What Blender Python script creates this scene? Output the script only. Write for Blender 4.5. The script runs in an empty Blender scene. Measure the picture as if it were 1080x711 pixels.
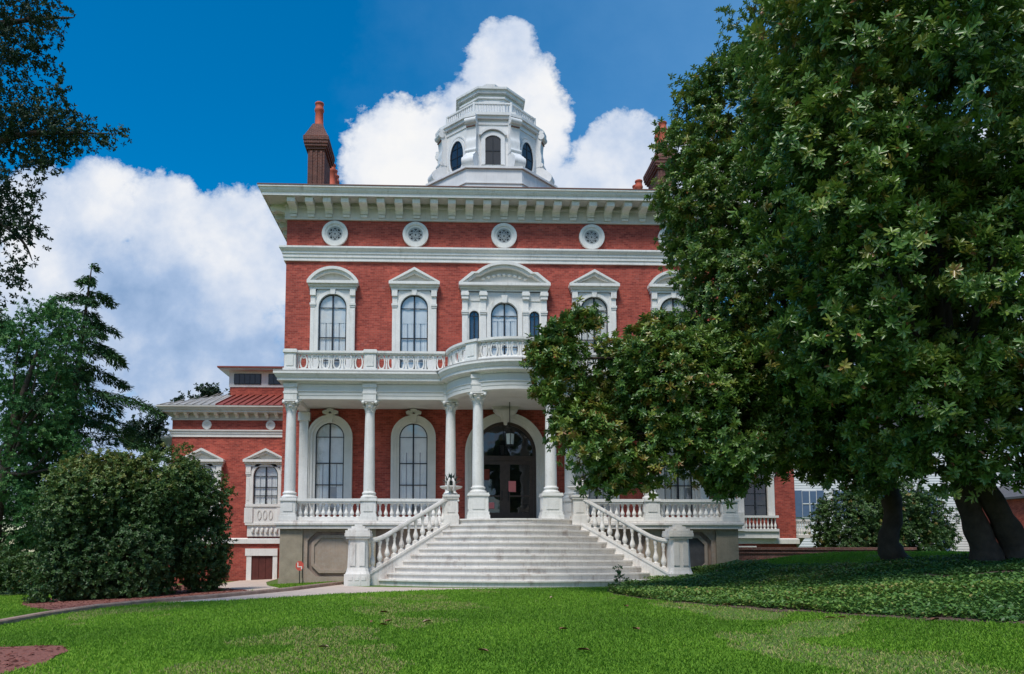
import bpy, math, random
import numpy as np
R = math.radians
PI = math.pi
sc = bpy.context.scene
COL = sc.collection
random.seed(7)
rng = np.random.default_rng(11)

# ------------------------------------------------------------------ camera
cam_d = bpy.data.cameras.new('camera')
cam = bpy.data.objects.new('camera', cam_d); COL.objects.link(cam)
cam_d.sensor_fit = 'HORIZONTAL'; cam_d.sensor_width = 36.0
cam_d.lens = 36.0 * 800.0 / 1080.0
cam_d.shift_x = (540.0 - 497.0) / 1080.0
cam_d.shift_y = (507.0 - 355.5) / 1080.0
cam_d.clip_start = 0.1; cam_d.clip_end = 3000
cam.location = (-2.714, -34.9, 1.30)
cam.rotation_euler = (R(90 + 5.2), 0, R(-1.9))
sc.camera = cam

# ------------------------------------------------------------------ light
SUN_EL, SUN_AZ = 59.0, 205.0          # azimuth clockwise from +Y
sd = bpy.data.lights.new('sun', 'SUN'); sd.energy = 1.85; sd.angle = R(16); sd.color = (1.0, 0.95, 0.87)
so = bpy.data.objects.new('sun', sd); COL.objects.link(so)
so.location = (-15, -40, 40)
so.rotation_euler = (R(90 - SUN_EL), 0, R(180 - SUN_AZ))
sc.view_settings.view_transform = 'Standard'; sc.view_settings.look = 'None'
sc.view_settings.exposure = 0.88; sc.view_settings.gamma = 1.0
sc.view_settings.use_curve_mapping = False
sc.render.engine = 'CYCLES'
sc.cycles.use_denoising = True
sc.cycles.max_bounces = 6; sc.cycles.transparent_max_bounces = 8
sc.cycles.diffuse_bounces = 3; sc.cycles.glossy_bounces = 3; sc.cycles.transmission_bounces = 4
sc.cycles.caustics_reflective = False; sc.cycles.caustics_refractive = False

class N:
    """small node-graph helper"""
    def __init__(s, nt): s.nt = nt
    def new(s, t, **kw):
        n = s.nt.nodes.new(t)
        for k, v in kw.items():
            if k.startswith('_'): setattr(n, k[1:], v)
            else: n.inputs[k.replace('__', ' ')].default_value = v
        return n
    def link(s, a, b): s.nt.links.new(a, b)
    def m(s, op, a, b=None, c=None, clamp=False):
        n = s.nt.nodes.new('ShaderNodeMath'); n.operation = op; n.use_clamp = clamp
        for i, x in enumerate((a, b, c)):
            if x is None: continue
            if isinstance(x, (int, float)): n.inputs[i].default_value = x
            else: s.link(x, n.inputs[i])
        return n.outputs[0]
    def ramp(s, fac, stops, interp='LINEAR'):
        n = s.nt.nodes.new('ShaderNodeValToRGB'); cr = n.color_ramp; cr.interpolation = interp
        while len(cr.elements) < len(stops): cr.elements.new(0.5)
        for e, (p, c) in zip(cr.elements, stops):
            e.position = p; e.color = (c[0], c[1], c[2], 1)
        s.link(fac, n.inputs[0]); return n.outputs[0]
    def mix(s, fac, a, b, blend='MIX'):
        n = s.nt.nodes.new('ShaderNodeMix'); n.data_type = 'RGBA'; n.blend_type = blend
        for i, x in ((0, fac), (6, a), (7, b)):
            if isinstance(x, (int, float)): n.inputs[i].default_value = x
            elif isinstance(x, tuple): n.inputs[i].default_value = (x[0], x[1], x[2], 1)
            else: s.link(x, n.inputs[i])
        return n.outputs[2]

# ------------------------------------------------------------------ sky
def build_world():
    w = bpy.data.worlds.new('World'); sc.world = w; w.use_nodes = True
    nt = w.node_tree; nt.nodes.clear(); g = N(nt)
    out = g.new('ShaderNodeOutputWorld')
    sky = g.new('ShaderNodeTexSky', _sky_type='NISHITA', _sun_disc=False, _sun_elevation=R(SUN_EL),
                _sun_rotation=R(SUN_AZ), _air_density=1.0, _dust_density=0.6, _ozone_density=3.0)
    hs = g.new('ShaderNodeHueSaturation', Saturation=1.6, Value=0.86, Hue=0.494)
    g.link(sky.outputs[0], hs.inputs['Color'])
    bg1 = g.new('ShaderNodeBackground', Strength=0.099); g.link(hs.outputs[0], bg1.inputs[0])
    tc = g.new('ShaderNodeTexCoord'); sp = g.new('ShaderNodeSeparateXYZ'); g.link(tc.outputs['Generated'], sp.inputs[0])
    ay = g.m('MAXIMUM', g.m('ABSOLUTE', sp.outputs[1]), 0.03)
    px = g.m('DIVIDE', sp.outputs[0], ay); pz = g.m('DIVIDE', sp.outputs[2], ay)
    cb = g.new('ShaderNodeCombineXYZ'); g.link(px, cb.inputs[0]); g.link(pz, cb.inputs[1])
    # warp the cloud coordinates so the outlines billow
    nz = g.new('ShaderNodeTexNoise', Scale=9.0, Detail=6.0, Roughness=0.62); g.link(cb.outputs[0], nz.inputs['Vector'])
    nf = g.new('ShaderNodeTexNoise', Scale=17.0, Detail=9.0, Roughness=0.66); g.link(cb.outputs[0], nf.inputs['Vector'])
    # cumulus lobes, in tangent coordinates (x across, z up) of the sky behind the house; rx, rz
    lobes = [(0.085,0.70,.060,.055),(0.07,0.66,.065,.06),(0.05,0.60,.09,.08),(0.12,0.58,.065,.15),(-0.02,0.555,.12,.10),(-0.09,0.52,.075,.10),
             (0.06,0.48,.15,.15),(0.22,0.545,.065,.055),(0.26,0.52,.10,.10),(0.20,0.48,.10,.08),(0.33,0.50,.12,.09),(0.40,0.44,.12,.10),
             (-0.46,0.46,.09,.08),(-0.39,0.455,.10,.07),(-0.31,0.44,.10,.07),(-0.55,0.44,.10,.09),(-0.25,0.38,.09,.10),
             (-0.38,0.30,.26,.18),(-0.58,0.28,.22,.18),(-0.30,0.20,.22,.14),(-0.5,0.12,.3,.10),(-0.15,0.10,.3,.1),
             (0.3,0.12,.35,.14),(0.62,0.2,.3,.2),(0.75,0.42,.2,.2),(-0.85,0.5,.2,.15)]
    acc = None
    for (x, z, rx, rz) in lobes:
        dx = g.m('MULTIPLY', g.m('SUBTRACT', px, x), 1 / rx); dz = g.m('MULTIPLY', g.m('SUBTRACT', pz, z), 1 / rz)
        d = g.m('ADD', g.m('MULTIPLY', dx, dx), g.m('MULTIPLY', dz, dz))
        v = g.m('SUBTRACT', 1.0, g.m('MULTIPLY', d, 1.0))
        acc = v if acc is None else g.m('SMOOTH_MAX', acc, v, 0.18)
    acc = g.m('MAXIMUM', acc, -1.6)
    den = g.m('ADD', acc, g.m('MULTIPLY', g.m('SUBTRACT', nz.outputs[0], 0.5), 1.9))
    den = g.m('ADD', den, g.m('MULTIPLY', g.m('SUBTRACT', nf.outputs[0], 0.5), 1.15))
    mask = g.m('MULTIPLY', g.m('SUBTRACT', den, 0.22), 2.4, clamp=True)
    mask = g.m('MULTIPLY', mask, g.m('SUBTRACT', 2.0, mask))
    veil = g.m('MINIMUM', g.m('MULTIPLY', g.m('ADD', g.m('MULTIPLY', px, 1.0), g.m('MULTIPLY', nz.outputs[0], .3)), .75, clamp=True), .5)
    # billow tone: thick bright heads, thin blue-grey bellies low down
    nb = g.new('ShaderNodeTexNoise', Scale=6.5, Detail=8.0, Roughness=0.58); 
    mp = g.new('ShaderNodeMapping'); mp.inputs['Location'].default_value = (0.11, 0.17, 0.3)
    g.link(cb.outputs[0], mp.inputs[0]); g.link(mp.outputs[0], nb.inputs['Vector'])
    low = g.ramp(g.m('MULTIPLY', pz, 1.4, clamp=True), [(0.02, (.80,)*3), (0.12, (.44,)*3), (0.34, (.36,)*3), (0.50, (.50,)*3), (0.62, (.68,)*3), (1.0, (.84,)*3)])
    lowv = g.new('ShaderNodeSeparateColor'); g.link(low, lowv.inputs[0])
    tone = g.m('ADD', lowv.outputs[0], g.m('MULTIPLY', g.m('SUBTRACT', nb.outputs[0], 0.5), 1.7), clamp=True)
    ccol = g.ramp(tone, [(0.0, (.20, .35, .60)), (0.35, (.42, .56, .80)), (0.62, (.70, .78, .92)), (0.85, (.93, .95, .99)), (1.0, (1.0, 1.0, 1.0))])
    bg2 = g.new('ShaderNodeBackground', Strength=0.51); g.link(ccol, bg2.inputs[0])
    ms = g.new('ShaderNodeMixShader'); g.link(mask, ms.inputs[0]); bgv = g.new('ShaderNodeBackground', Strength=0.5); bgv.inputs[0].default_value = (.22, .46, .80, 1)
    mv = g.new('ShaderNodeMixShader'); g.link(veil, mv.inputs[0]); g.link(bg1.outputs[0], mv.inputs[1]); g.link(bgv.outputs[0], mv.inputs[2])
    g.link(mv.outputs[0], ms.inputs[1]); g.link(bg2.outputs[0], ms.inputs[2])
    g.link(ms.outputs[0], out.inputs[0])
build_world()

# ------------------------------------------------------------------ materials
MATS = {}
def pm(name, col, rough=0.6, var=0.12, vscale=3.0, bump=0.0, bscale=20.0, spec=0.3, metal=0.0, fine=None, stain=None):
    """plain procedural surface: base colour, broad tone noise, optional grime patches and bump"""
    m = bpy.data.materials.new(name); m.use_nodes = True; g = N(m.node_tree); b = m.node_tree.nodes['Principled BSDF']
    b.inputs['Roughness'].default_value = rough; b.inputs['Specular IOR Level'].default_value = spec; b.inputs['Metallic'].default_value = metal
    tc = g.new('ShaderNodeTexCoord')
    n1 = g.new('ShaderNodeTexNoise', Scale=vscale, Detail=6.0, Roughness=0.65); g.link(tc.outputs['Object'], n1.inputs['Vector'])
    lo = tuple(c * (1 - var) for c in col); hi = tuple(min(1, c * (1 + var)) for c in col)
    c = g.ramp(n1.outputs[0], [(0.3, lo), (0.7, hi)])
    if fine:
        n3 = g.new('ShaderNodeTexNoise', Scale=fine[0], Detail=3.0); g.link(tc.outputs['Object'], n3.inputs['Vector'])
        c = g.mix(g.ramp(n3.outputs[0], [(0.35, (0, 0, 0)), (0.7, (fine[2],)*3)]), c, fine[1])
    if stain:
        sc_, scol, amt, lim = stain
        mp = g.new('ShaderNodeMapping'); mp.inputs['Scale'].default_value = (1, 1, 0.35); g.link(tc.outputs['Object'], mp.inputs[0])
        n4 = g.new('ShaderNodeTexNoise', Scale=sc_, Detail=8.0, Roughness=0.7); g.link(mp.outputs[0], n4.inputs['Vector'])
        f = g.ramp(n4.outputs[0], [(lim, (0, 0, 0)), (min(lim + 0.16, 1), (amt,)*3)])
        c = g.mix(f, c, scol)
    g.link(c, b.inputs['Base Color'])
    if stain:
        mp2 = g.new('ShaderNodeMapping'); mp2.inputs['Scale'].default_value = (7, 7, .45); g.link(tc.outputs['Object'], mp2.inputs[0])
        n5 = g.new('ShaderNodeTexNoise', Scale=1.6, Detail=5.0, Roughness=0.7); g.link(mp2.outputs[0], n5.inputs['Vector'])
        c = g.mix(g.ramp(n5.outputs[0], [(.52, (0, 0, 0)), (.74, (stain[2]*.5,)*3)]), c, stain[1])
        g.link(c, b.inputs['Base Color'])
    if bump:
        n2 = g.new('ShaderNodeTexNoise', Scale=bscale, Detail=4.0); g.link(tc.outputs['Object'], n2.inputs['Vector'])
        bp = g.new('ShaderNodeBump', Strength=bump, Distance=0.02); g.link(n2.outputs[0], bp.inputs['Height']); g.link(bp.outputs[0], b.inputs['Normal'])
    MATS[name] = m; return m

def brick_mat(name, c1, c2, mortar, bw=0.23, rh=0.082):
    m = bpy.data.materials.new(name); m.use_nodes = True; g = N(m.node_tree); b = m.node_tree.nodes['Principled BSDF']
    b.inputs['Roughness'].default_value = 0.85; b.inputs['Specular IOR Level'].default_value = 0.2
    uv = g.new('ShaderNodeUVMap'); tc = g.new('ShaderNodeTexCoord')
    br = g.new('ShaderNodeTexBrick'); br.inputs['Scale'].default_value = 1.0
    br.inputs['Brick Width'].default_value = bw; br.inputs['Row Height'].default_value = rh
    br.inputs['Mortar Size'].default_value = 0.007; br.inputs['Mortar Smooth'].default_value = 0.3; br.inputs['Bias'].default_value = 0.0
    br.inputs['Color1'].default_value = (*c1, 1); br.inputs['Color2'].default_value = (*c2, 1); br.inputs['Mortar'].default_value = (*mortar, 1)
    g.link(uv.outputs[0], br.inputs['Vector'])
    n1 = g.new('ShaderNodeTexNoise', Scale=0.7, Detail=7.0, Roughness=0.7); g.link(tc.outputs['Object'], n1.inputs['Vector'])
    n2 = g.new('ShaderNodeTexNoise', Scale=7.0, Detail=4.0, Roughness=0.7); g.link(tc.outputs['Object'], n2.inputs['Vector'])
    c = g.mix(0.75, br.outputs[0], g.ramp(n1.outputs[0], [(0.3, (.66, .66, .68)), (0.7, (1.22, 1.2, 1.18))]), 'MULTIPLY')
    c = g.mix(0.7, c, g.ramp(n2.outputs[0], [(0.3, (.75, .75, .75)), (0.7, (1.25, 1.22, 1.2))]), 'MULTIPLY')
    # lime bloom in patches
    n3 = g.new('ShaderNodeTexNoise', Scale=1.3, Detail=9.0, Roughness=0.75); g.link(tc.outputs['Object'], n3.inputs['Vector'])
    c = g.mix(g.ramp(n3.outputs[0], [(0.58, (0, 0, 0)), (0.78, (.30,)*3)]), c, (.42, .26, .23))
    g.link(c, b.inputs['Base Color'])
    bp = g.new('ShaderNodeBump', Strength=0.25, Distance=0.008); bp.invert = True
    g.link(br.outputs['Fac'], bp.inputs['Height']); g.link(bp.outputs[0], b.inputs['Normal'])
    MATS[name] = m; return m

brick_mat('red_brick', (.48, .10, .07), (.27, .048, .038), (.36, .15, .115))
brick_mat('dark_brick', (.17, .068, .052), (.11, .05, .042), (.24, .17, .15))
pm('white_paint', (.78, .765, .73), 0.55, 0.10, 1.5, stain=(2.6, (.36, .35, .30), .55, .57), fine=(16, (.66, .66, .62), .5))
pm('cornice_paint', (.62, .605, .56), 0.6, 0.10, 1.2, stain=(3.0, (.28, .30, .22), .5, .58))
pm('cream_paint', (.70, .685, .64), 0.55, 0.08, 1.5)
pm('white_marble', (.76, .725, .675), 0.5, 0.12, 2.0, stain=(1.9, (.30, .22, .18), .7, .54), fine=(30, (.45, .42, .40), .25))
pm('cupola_paint', (.70, .70, .70), 0.6, 0.08, 1.3, stain=(1.8, (.34, .34, .34), .55, .56))
pm('grey_stone', (.38, .29, .225), 0.85, 0.16, 1.5, bump=.4, fine=(9, (.42, .37, .32), .5), stain=(1.1, (.16, .13, .11), .6, .58))
pm('brown_stone', (.30, .23, .19), 0.85, 0.2, 1.5, bump=.4, stain=(1.3, (.11, .08, .065), .8, .52))
pm('pier_stone', (.34, .29, .215), 0.88, 0.2, 2.0, bump=.4, stain=(1.3, (.14, .14, .09), .5, .58))
pm('sash_paint', (.02, .024, .03), 0.4, 0.1)
pm('curtain', (.84, .84, .81), 0.9, 0.10, 2.0)
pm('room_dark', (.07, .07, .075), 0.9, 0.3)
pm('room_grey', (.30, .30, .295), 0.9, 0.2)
pm('room_brown', (.16, .035, .025), 0.8, 0.3, 2.0)
pm('door_wood', (.055, .038, .03), 0.45, 0.25, 6.0, spec=.4)
pm('roof_metal_red', (.25, .065, .052), 0.55, 0.2, 1.0)
pm('roof_metal_pale', (.36, .35, .33), 0.5, 0.15, 1.0)
pm('roof_tin', (.16, .07, .055), 0.6, 0.2, 1.0)
pm('terracotta', (.47, .10, .055), 0.7, 0.18, 3.0, stain=(4, (.22, .06, .05), .5, .55))
pm('black_iron', (.02, .02, .02), 0.5, 0.1)
pm('notice_paper', (.72, .22, .22), 0.7, 0.05)
pm('grille', (.42, .44, .44), 0.6, 0.1)
pm('lantern_glass', (.60, .66, .70), 0.2, 0.1, spec=.6)
pm('red_sign', (.62, .10, .07), 0.45, 0.05); pm('sign_white', (.8, .8, .74), 0.5, 0.02)
pm('concrete', (.58, .47, .39), 0.9, 0.12, 1.2, bump=.2, fine=(14, (.46, .37, .31), .5), stain=(.9, (.30, .23, .19), .45, .62))
pm('kerb_brick', (.30, .20, .155), 0.9, 0.3, 5.0, bump=.4, stain=(2.0, (.36, .30, .25), .6, .52))
pm('mulch', (.19, .068, .045), 0.95, 0.45, 14.0, bump=.8, bscale=40, fine=(38, (.30, .13, .11), .7))
pm('clapboard', (.66, .67, .67), 0.6, 0.05, 1.0); pm('shutter_blue', (.09, .14, .23), 0.6, 0.1)
pm('slate_roof', (.10, .10, .11), 0.8, 0.2)
pm('bark_dark', (.06, .046, .036), 0.95, 0.35, 4.0, bump=.9, bscale=9)
pm('bark_grey', (.09, .07, .055), 0.95, 0.35, 4.0, bump=.9, bscale=9)
pm('wood_door_brown', (.10, .028, .022), 0.6, 0.25, 3.0)

def glass_mat(name, tint=(.55, .62, .66), refl=0.5, rough=0.03):
    """window glass: a clear sheet with a strong daylight reflection"""
    m = bpy.data.materials.new(name); m.use_nodes = True; nt = m.node_tree; nt.nodes.clear(); g = N(nt)
    out = g.new('ShaderNodeOutputMaterial'); tr = g.new('ShaderNodeBsdfTransparent'); tr.inputs[0].default_value = (*tint, 1)
    gl = g.new('ShaderNodeBsdfGlossy', Roughness=rough); fr = g.new('ShaderNodeFresnel', IOR=1.5)
    tc = g.new('ShaderNodeTexCoord'); nz = g.new('ShaderNodeTexNoise', Scale=1.6, Detail=1.0); g.link(tc.outputs['Object'], nz.inputs['Vector'])
    bp = g.new('ShaderNodeBump', Strength=0.18, Distance=0.05); g.link(nz.outputs[0], bp.inputs['Height']); g.link(bp.outputs[0], gl.inputs['Normal'])
    f = g.m('ADD', g.m('MULTIPLY', fr.outputs[0], 1.0), refl * 0.25)
    mx = g.new('ShaderNodeMixShader'); g.link(f, mx.inputs[0]); g.link(tr.outputs[0], mx.inputs[1]); g.link(gl.outputs[0], mx.inputs[2])
    g.link(mx.outputs[0], out.inputs[0]); MATS[name] = m; return m
glass_mat('window_glass', (.93, .95, .96), 0.42); glass_mat('dark_glass', (.35, .4, .42), 0.25)
pm('cupola_glass', (.018, .024, .034), 0.12, 0.1, spec=.6)

def leaf_mat(name, stops, rough=0.4, spec=0.4, trans=0.12):
    m = bpy.data.materials.new(name); m.use_nodes = True; nt = m.node_tree; g = N(nt); b = nt.nodes['Principled BSDF']
    out = nt.nodes['Material Output']
    at = g.new('ShaderNodeAttribute', _attribute_name='leafvar')
    c = g.ramp(at.outputs['Fac'], stops); g.link(c, b.inputs['Base Color'])
    b.inputs['Roughness'].default_value = rough; b.inputs['Specular IOR Level'].default_value = spec
    tl = g.new('ShaderNodeBsdfTranslucent'); g.link(c, tl.inputs[0])
    mx = g.new('ShaderNodeMixShader', Fac=trans); g.link(b.outputs[0], mx.inputs[1]); g.link(tl.outputs[0], mx.inputs[2])
    g.link(mx.outputs[0], out.inputs[0]); MATS[name] = m; return m
leaf_mat('magnolia_leaf', [(0.0, (.065, .135, .034)), (0.45, (.125, .235, .045)), (0.72, (.21, .29, .05)), (0.86, (.25, .24, .045)), (0.96, (.28, .19, .05)), (1.0, (.30, .13, .05))], .34, .55, .2)
leaf_mat('camellia_leaf', [(0.0, (.042, .095, .028)), (0.5, (.078, .150, .036)), (0.8, (.150, .205, .045)), (0.97, (.24, .24, .055)), (1.0, (.26, .19, .07))], .42, .4, .2)
leaf_mat('oak_leaf', [(0.0, (0.018, 0.040, 0.022)), (0.6, (0.033, 0.066, 0.031)), (1.0, (0.055, 0.094, 0.033))], .55, .25, 0.15)
leaf_mat('conifer_leaf', [(0.0, (0.040, 0.104, 0.043)), (0.6, (0.070, 0.159, 0.060)), (1.0, (0.120, 0.225, 0.070))], .6, .2, 0.12)
leaf_mat('shrub_leaf', [(0.0, (0.046, 0.137, 0.044)), (0.6, (0.084, 0.225, 0.062)), (1.0, (0.178, 0.314, 0.082))], .5, .3, 0.2)
leaf_mat('ivy_leaf', [(0.0, (.045, .11, .03)), (0.5, (.11, .225, .045)), (0.85, (.21, .31, .06)), (0.97, (.28, .22, .08)), (1.0, (.34, .21, .15))], .45, .35, .2)
leaf_mat('grass_blade', [(0.0, (.115, .25, .022)), (0.5, (.205, .40, .032)), (0.85, (.29, .47, .05)), (1.0, (.44, .36, .17))], .6, .2, .38)
leaf_mat('agave_leaf', [(0.0, (.03, .055, .05)), (1.0, (.07, .11, .09))], .5, .3, .05)

# ------------------------------------------------------------------ objects
def tag(o, label=None, cat=None, group=None, kind=None):
    if label: o['label'] = label
    if cat: o['category'] = cat
    if group: o['group'] = group
    if kind: o['kind'] = kind
    return o
def empty(name, loc, label, cat, group=None):
    o = bpy.data.objects.new(name, None); COL.objects.link(o); o.location = loc; o.empty_display_size = .3
    return tag(o, label, cat, group)

def base_of(p):
    while p is not None:
        if 'world_base' in p: return np.array(p['world_base'], float)
        p = p.parent
    return np.zeros(3)

class MB:
    """collects solids for ONE mesh; coordinates are world coordinates"""
    def __init__(s, mat='white_paint'):
        s.v = []; s.f = []; s.mi = []; s.sm = []; s.mats = [mat]; s.cur = 0
    def mat(s, m):
        if m not in s.mats: s.mats.append(m)
        s.cur = s.mats.index(m); return s
    def add(s, vs, fs, smooth=False):
        o = len(s.v); s.v.extend(tuple(p) for p in vs)
        for f in fs: s.f.append(tuple(i + o for i in f)); s.mi.append(s.cur); s.sm.append(smooth)
        return s
    def box(s, x0, x1, y0, y1, z0, z1):
        v = [(x0,y0,z0),(x1,y0,z0),(x1,y1,z0),(x0,y1,z0),(x0,y0,z1),(x1,y0,z1),(x1,y1,z1),(x0,y1,z1)]
        return s.add(v, [(0,3,2,1),(4,5,6,7),(0,1,5,4),(1,2,6,5),(2,3,7,6),(3,0,4,7)])
    def prism(s, pts, y0, y1, fn=None):
        """polygon in (x,z), extruded from y0 (front) to y1; fn maps (x,y,z)"""
        n = len(pts); v = [(x, y0, z) for x, z in pts] + [(x, y1, z) for x, z in pts]
        if fn: v = [fn(*p) for p in v]
        f = [tuple(range(n)), tuple(range(2*n-1, n-1, -1))] + [(i, i+n, (i+1) % n + n, (i+1) % n) for i in range(n)]
        return s.add(v, f)
    def slab(s, pts, z0, z1):
        n = len(pts); v = [(x, y, z0) for x, y in pts] + [(x, y, z1) for x, y in pts]
        f = [tuple(range(n-1, -1, -1)), tuple(range(n, 2*n))] + [(i, (i+1) % n, (i+1) % n + n, i+n) for i in range(n)]
        return s.add(v, f)
    def band(s, inn, outr, y0, y1, closed=False, fn=None, smooth=False):
        """strip between two (x,z) outlines as a solid from y0 (front) to y1"""
        n = len(inn); v = []
        for (a, b) in zip(inn, outr):
            v += [(a[0], y0, a[1]), (b[0], y0, b[1]), (b[0], y1, b[1]), (a[0], y1, a[1])]
        if fn: v = [fn(*p) for p in v]
        f = []
        for i in range(n if closed else n-1):
            a = 4*i; b = 4*((i+1) % n)
            for k in range(4):
                k2 = (k+1) % 4; f.append((a+k, b+k, b+k2, a+k2))
        if not closed: f += [(3, 2, 1, 0), (4*n-4, 4*n-3, 4*n-2, 4*n-1)]
        return s.add(v, f)
    def lathe(s, prof, cx, cy, n=12, sx=1, sy=1, smooth=True, z0=0):
        v = []; f = []
        for r, z in prof:
            for k in range(n):
                a = 2*PI*(k+.5)/n; v.append((cx + r*sx*math.cos(a), cy + r*sy*math.sin(a), z0+z))
        m = len(prof)
        for i in range(m-1):
            for k in range(n): f.append((i*n+k, i*n+(k+1) % n, (i+1)*n+(k+1) % n, (i+1)*n+k))
        s.add(v, f, smooth)
        s.add(v[:n][::-1] + v[-n:], [tuple(range(n)), tuple(range(n, 2*n))])
        return s
    def sweep(s, prof, path, closed=False):
        """closed profile [(d,z)] swept along plan path; d runs to the RIGHT of travel"""
        n = len(path); m = len(prof); v = []
        P = [np.array(p, float) for p in path]
        for i in range(n):
            a = P[i] - P[i-1] if (i > 0 or closed) else P[1] - P[0]
            b = P[(i+1) % n] - P[i] if (i < n-1 or closed) else P[-1] - P[-2]
            a = a/np.linalg.norm(a); b = b/np.linalg.norm(b)
            na = np.array([a[1], -a[0]]); nb = np.array([b[1], -b[0]])
            k = na + nb; k = k/ (max(0.25, 1 + na @ nb))
            for d, z in prof: q = P[i] + k*d; v.append((q[0], q[1], z))
        f = []
        for i in range(n if closed else n-1):
            for k in range(m):
                k2 = (k+1) % m; j = (i+1) % n
                f.append((i*m+k, i*m+k2, j*m+k2, j*m+k))
        if not closed: f += [tuple(range(m-1, -1, -1)), tuple(range((n-1)*m, n*m))]
        return s.add(v, f)
    def tube(s, pts, rad, n=8, smooth=True, cap=True):
        P = [np.array(p, float) for p in pts]; m = len(P)
        rad = [rad]*m if isinstance(rad, (int, float)) else rad
        v = []; ref = None
        for i in range(m):
            t = P[min(i+1, m-1)] - P[max(i-1, 0)]; t = t/ (np.linalg.norm(t) + 1e-9)
            if ref is None: ref = np.array([1., 0, 0]) if abs(t[0]) < .8 else np.array([0, 1., 0])
            u = ref - t*(ref @ t); u /= np.linalg.norm(u) + 1e-9; ref = u; w = np.cross(t, u)
            for k in range(n):
                a = 2*PI*k/n; v.append(P[i] + rad[i]*(math.cos(a)*u + math.sin(a)*w))
        f = [(i*n+k, i*n+(k+1) % n, (i+1)*n+(k+1) % n, (i+1)*n+k) for i in range(m-1) for k in range(n)]
        s.add(v, f, smooth)
        if cap: s.add(v[:n][::-1] + v[-n:], [tuple(range(n)), tuple(range(n, 2*n))])
        return s
    def build(s, name, parent=None, recalc=True):
        me = bpy.data.meshes.new(name)
        off = base_of(parent)
        V = np.array(s.v, float) - off
        me.from_pydata(V.tolist(), [], s.f)
        for m in s.mats: me.materials.append(MATS[m])
        me.polygons.foreach_set('material_index', s.mi); me.polygons.foreach_set('use_smooth', s.sm)
        if recalc:
            import bmesh
            bm = bmesh.new(); bm.from_mesh(me); bmesh.ops.recalc_face_normals(bm, faces=bm.faces); bm.to_mesh(me); bm.free()
        uvl = me.uv_layers.new(name='UVMap')
        nl = len(me.loops); li = np.empty(nl, np.int32); me.loops.foreach_get('vertex_index', li)
        nrm = np.empty(len(me.polygons)*3); me.polygons.foreach_get('normal', nrm); nrm = np.abs(nrm.reshape(-1, 3))
        tot = np.empty(len(me.polygons), np.int32); me.polygons.foreach_get('loop_total', tot)
        ax = np.repeat(np.argmax(nrm * np.array([1, 1, .8]), axis=1), tot)
        co = np.array(s.v, float)[li]
        uv = np.where((ax == 0)[:, None], co[:, [1, 2]], np.where((ax == 1)[:, None], co[:, [0, 2]], co[:, [0, 1]]))
        uvl.data.foreach_set('uv', uv.ravel())
        o = bpy.data.objects.new(name, me); COL.objects.link(o)
        if parent is not None: o.parent = parent
        return o

def thing(name, base, label, cat, group=None):
    """Empty at the thing's base; children are built in world coordinates and shifted"""
    o = empty(name, base, label, cat, group); o['world_base'] = tuple(base); return o

def arch(cx, z0, zs, r, n=18):
    return [(cx-r, z0)] + [(cx + r*math.cos(PI - PI*i/n), zs + r*math.sin(PI*i/n)) for i in range(n+1)] + [(cx+r, z0)]
def seg_arch(cx, z0, zs, r, rise, n=12):
    """segmental head: half width r, rise above zs"""
    Rr = (r*r + rise*rise)/(2*rise); a0 = math.asin(r/Rr)
    return [(cx-r, z0)] + [(cx + Rr*math.sin(-a0 + 2*a0*i/n), zs + rise - Rr + Rr*math.cos(-a0 + 2*a0*i/n)) for i in range(n+1)] + [(cx+r, z0)]
def arch_in_rect(cx, z0, zs, r, w, zt, n=18):
    """outer rectangle outline paired point by point with arch()"""
    o = [(cx-w, z0)]
    for i in range(n+1):
        a = PI - PI*i/n; c, s_ = math.cos(a), math.sin(a)
        k = min(w/abs(c) if abs(c) > 1e-6 else 1e9, (zt-zs)/s_ if s_ > 1e-6 else 1e9); o.append((cx+k*c, zs+k*s_))
    return o + [(cx+w, z0)]
def ellipse(cx, cz, a, b, n=24): return [(cx + a*math.cos(2*PI*i/n), cz + b*math.sin(2*PI*i/n)) for i in range(n)]

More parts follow.
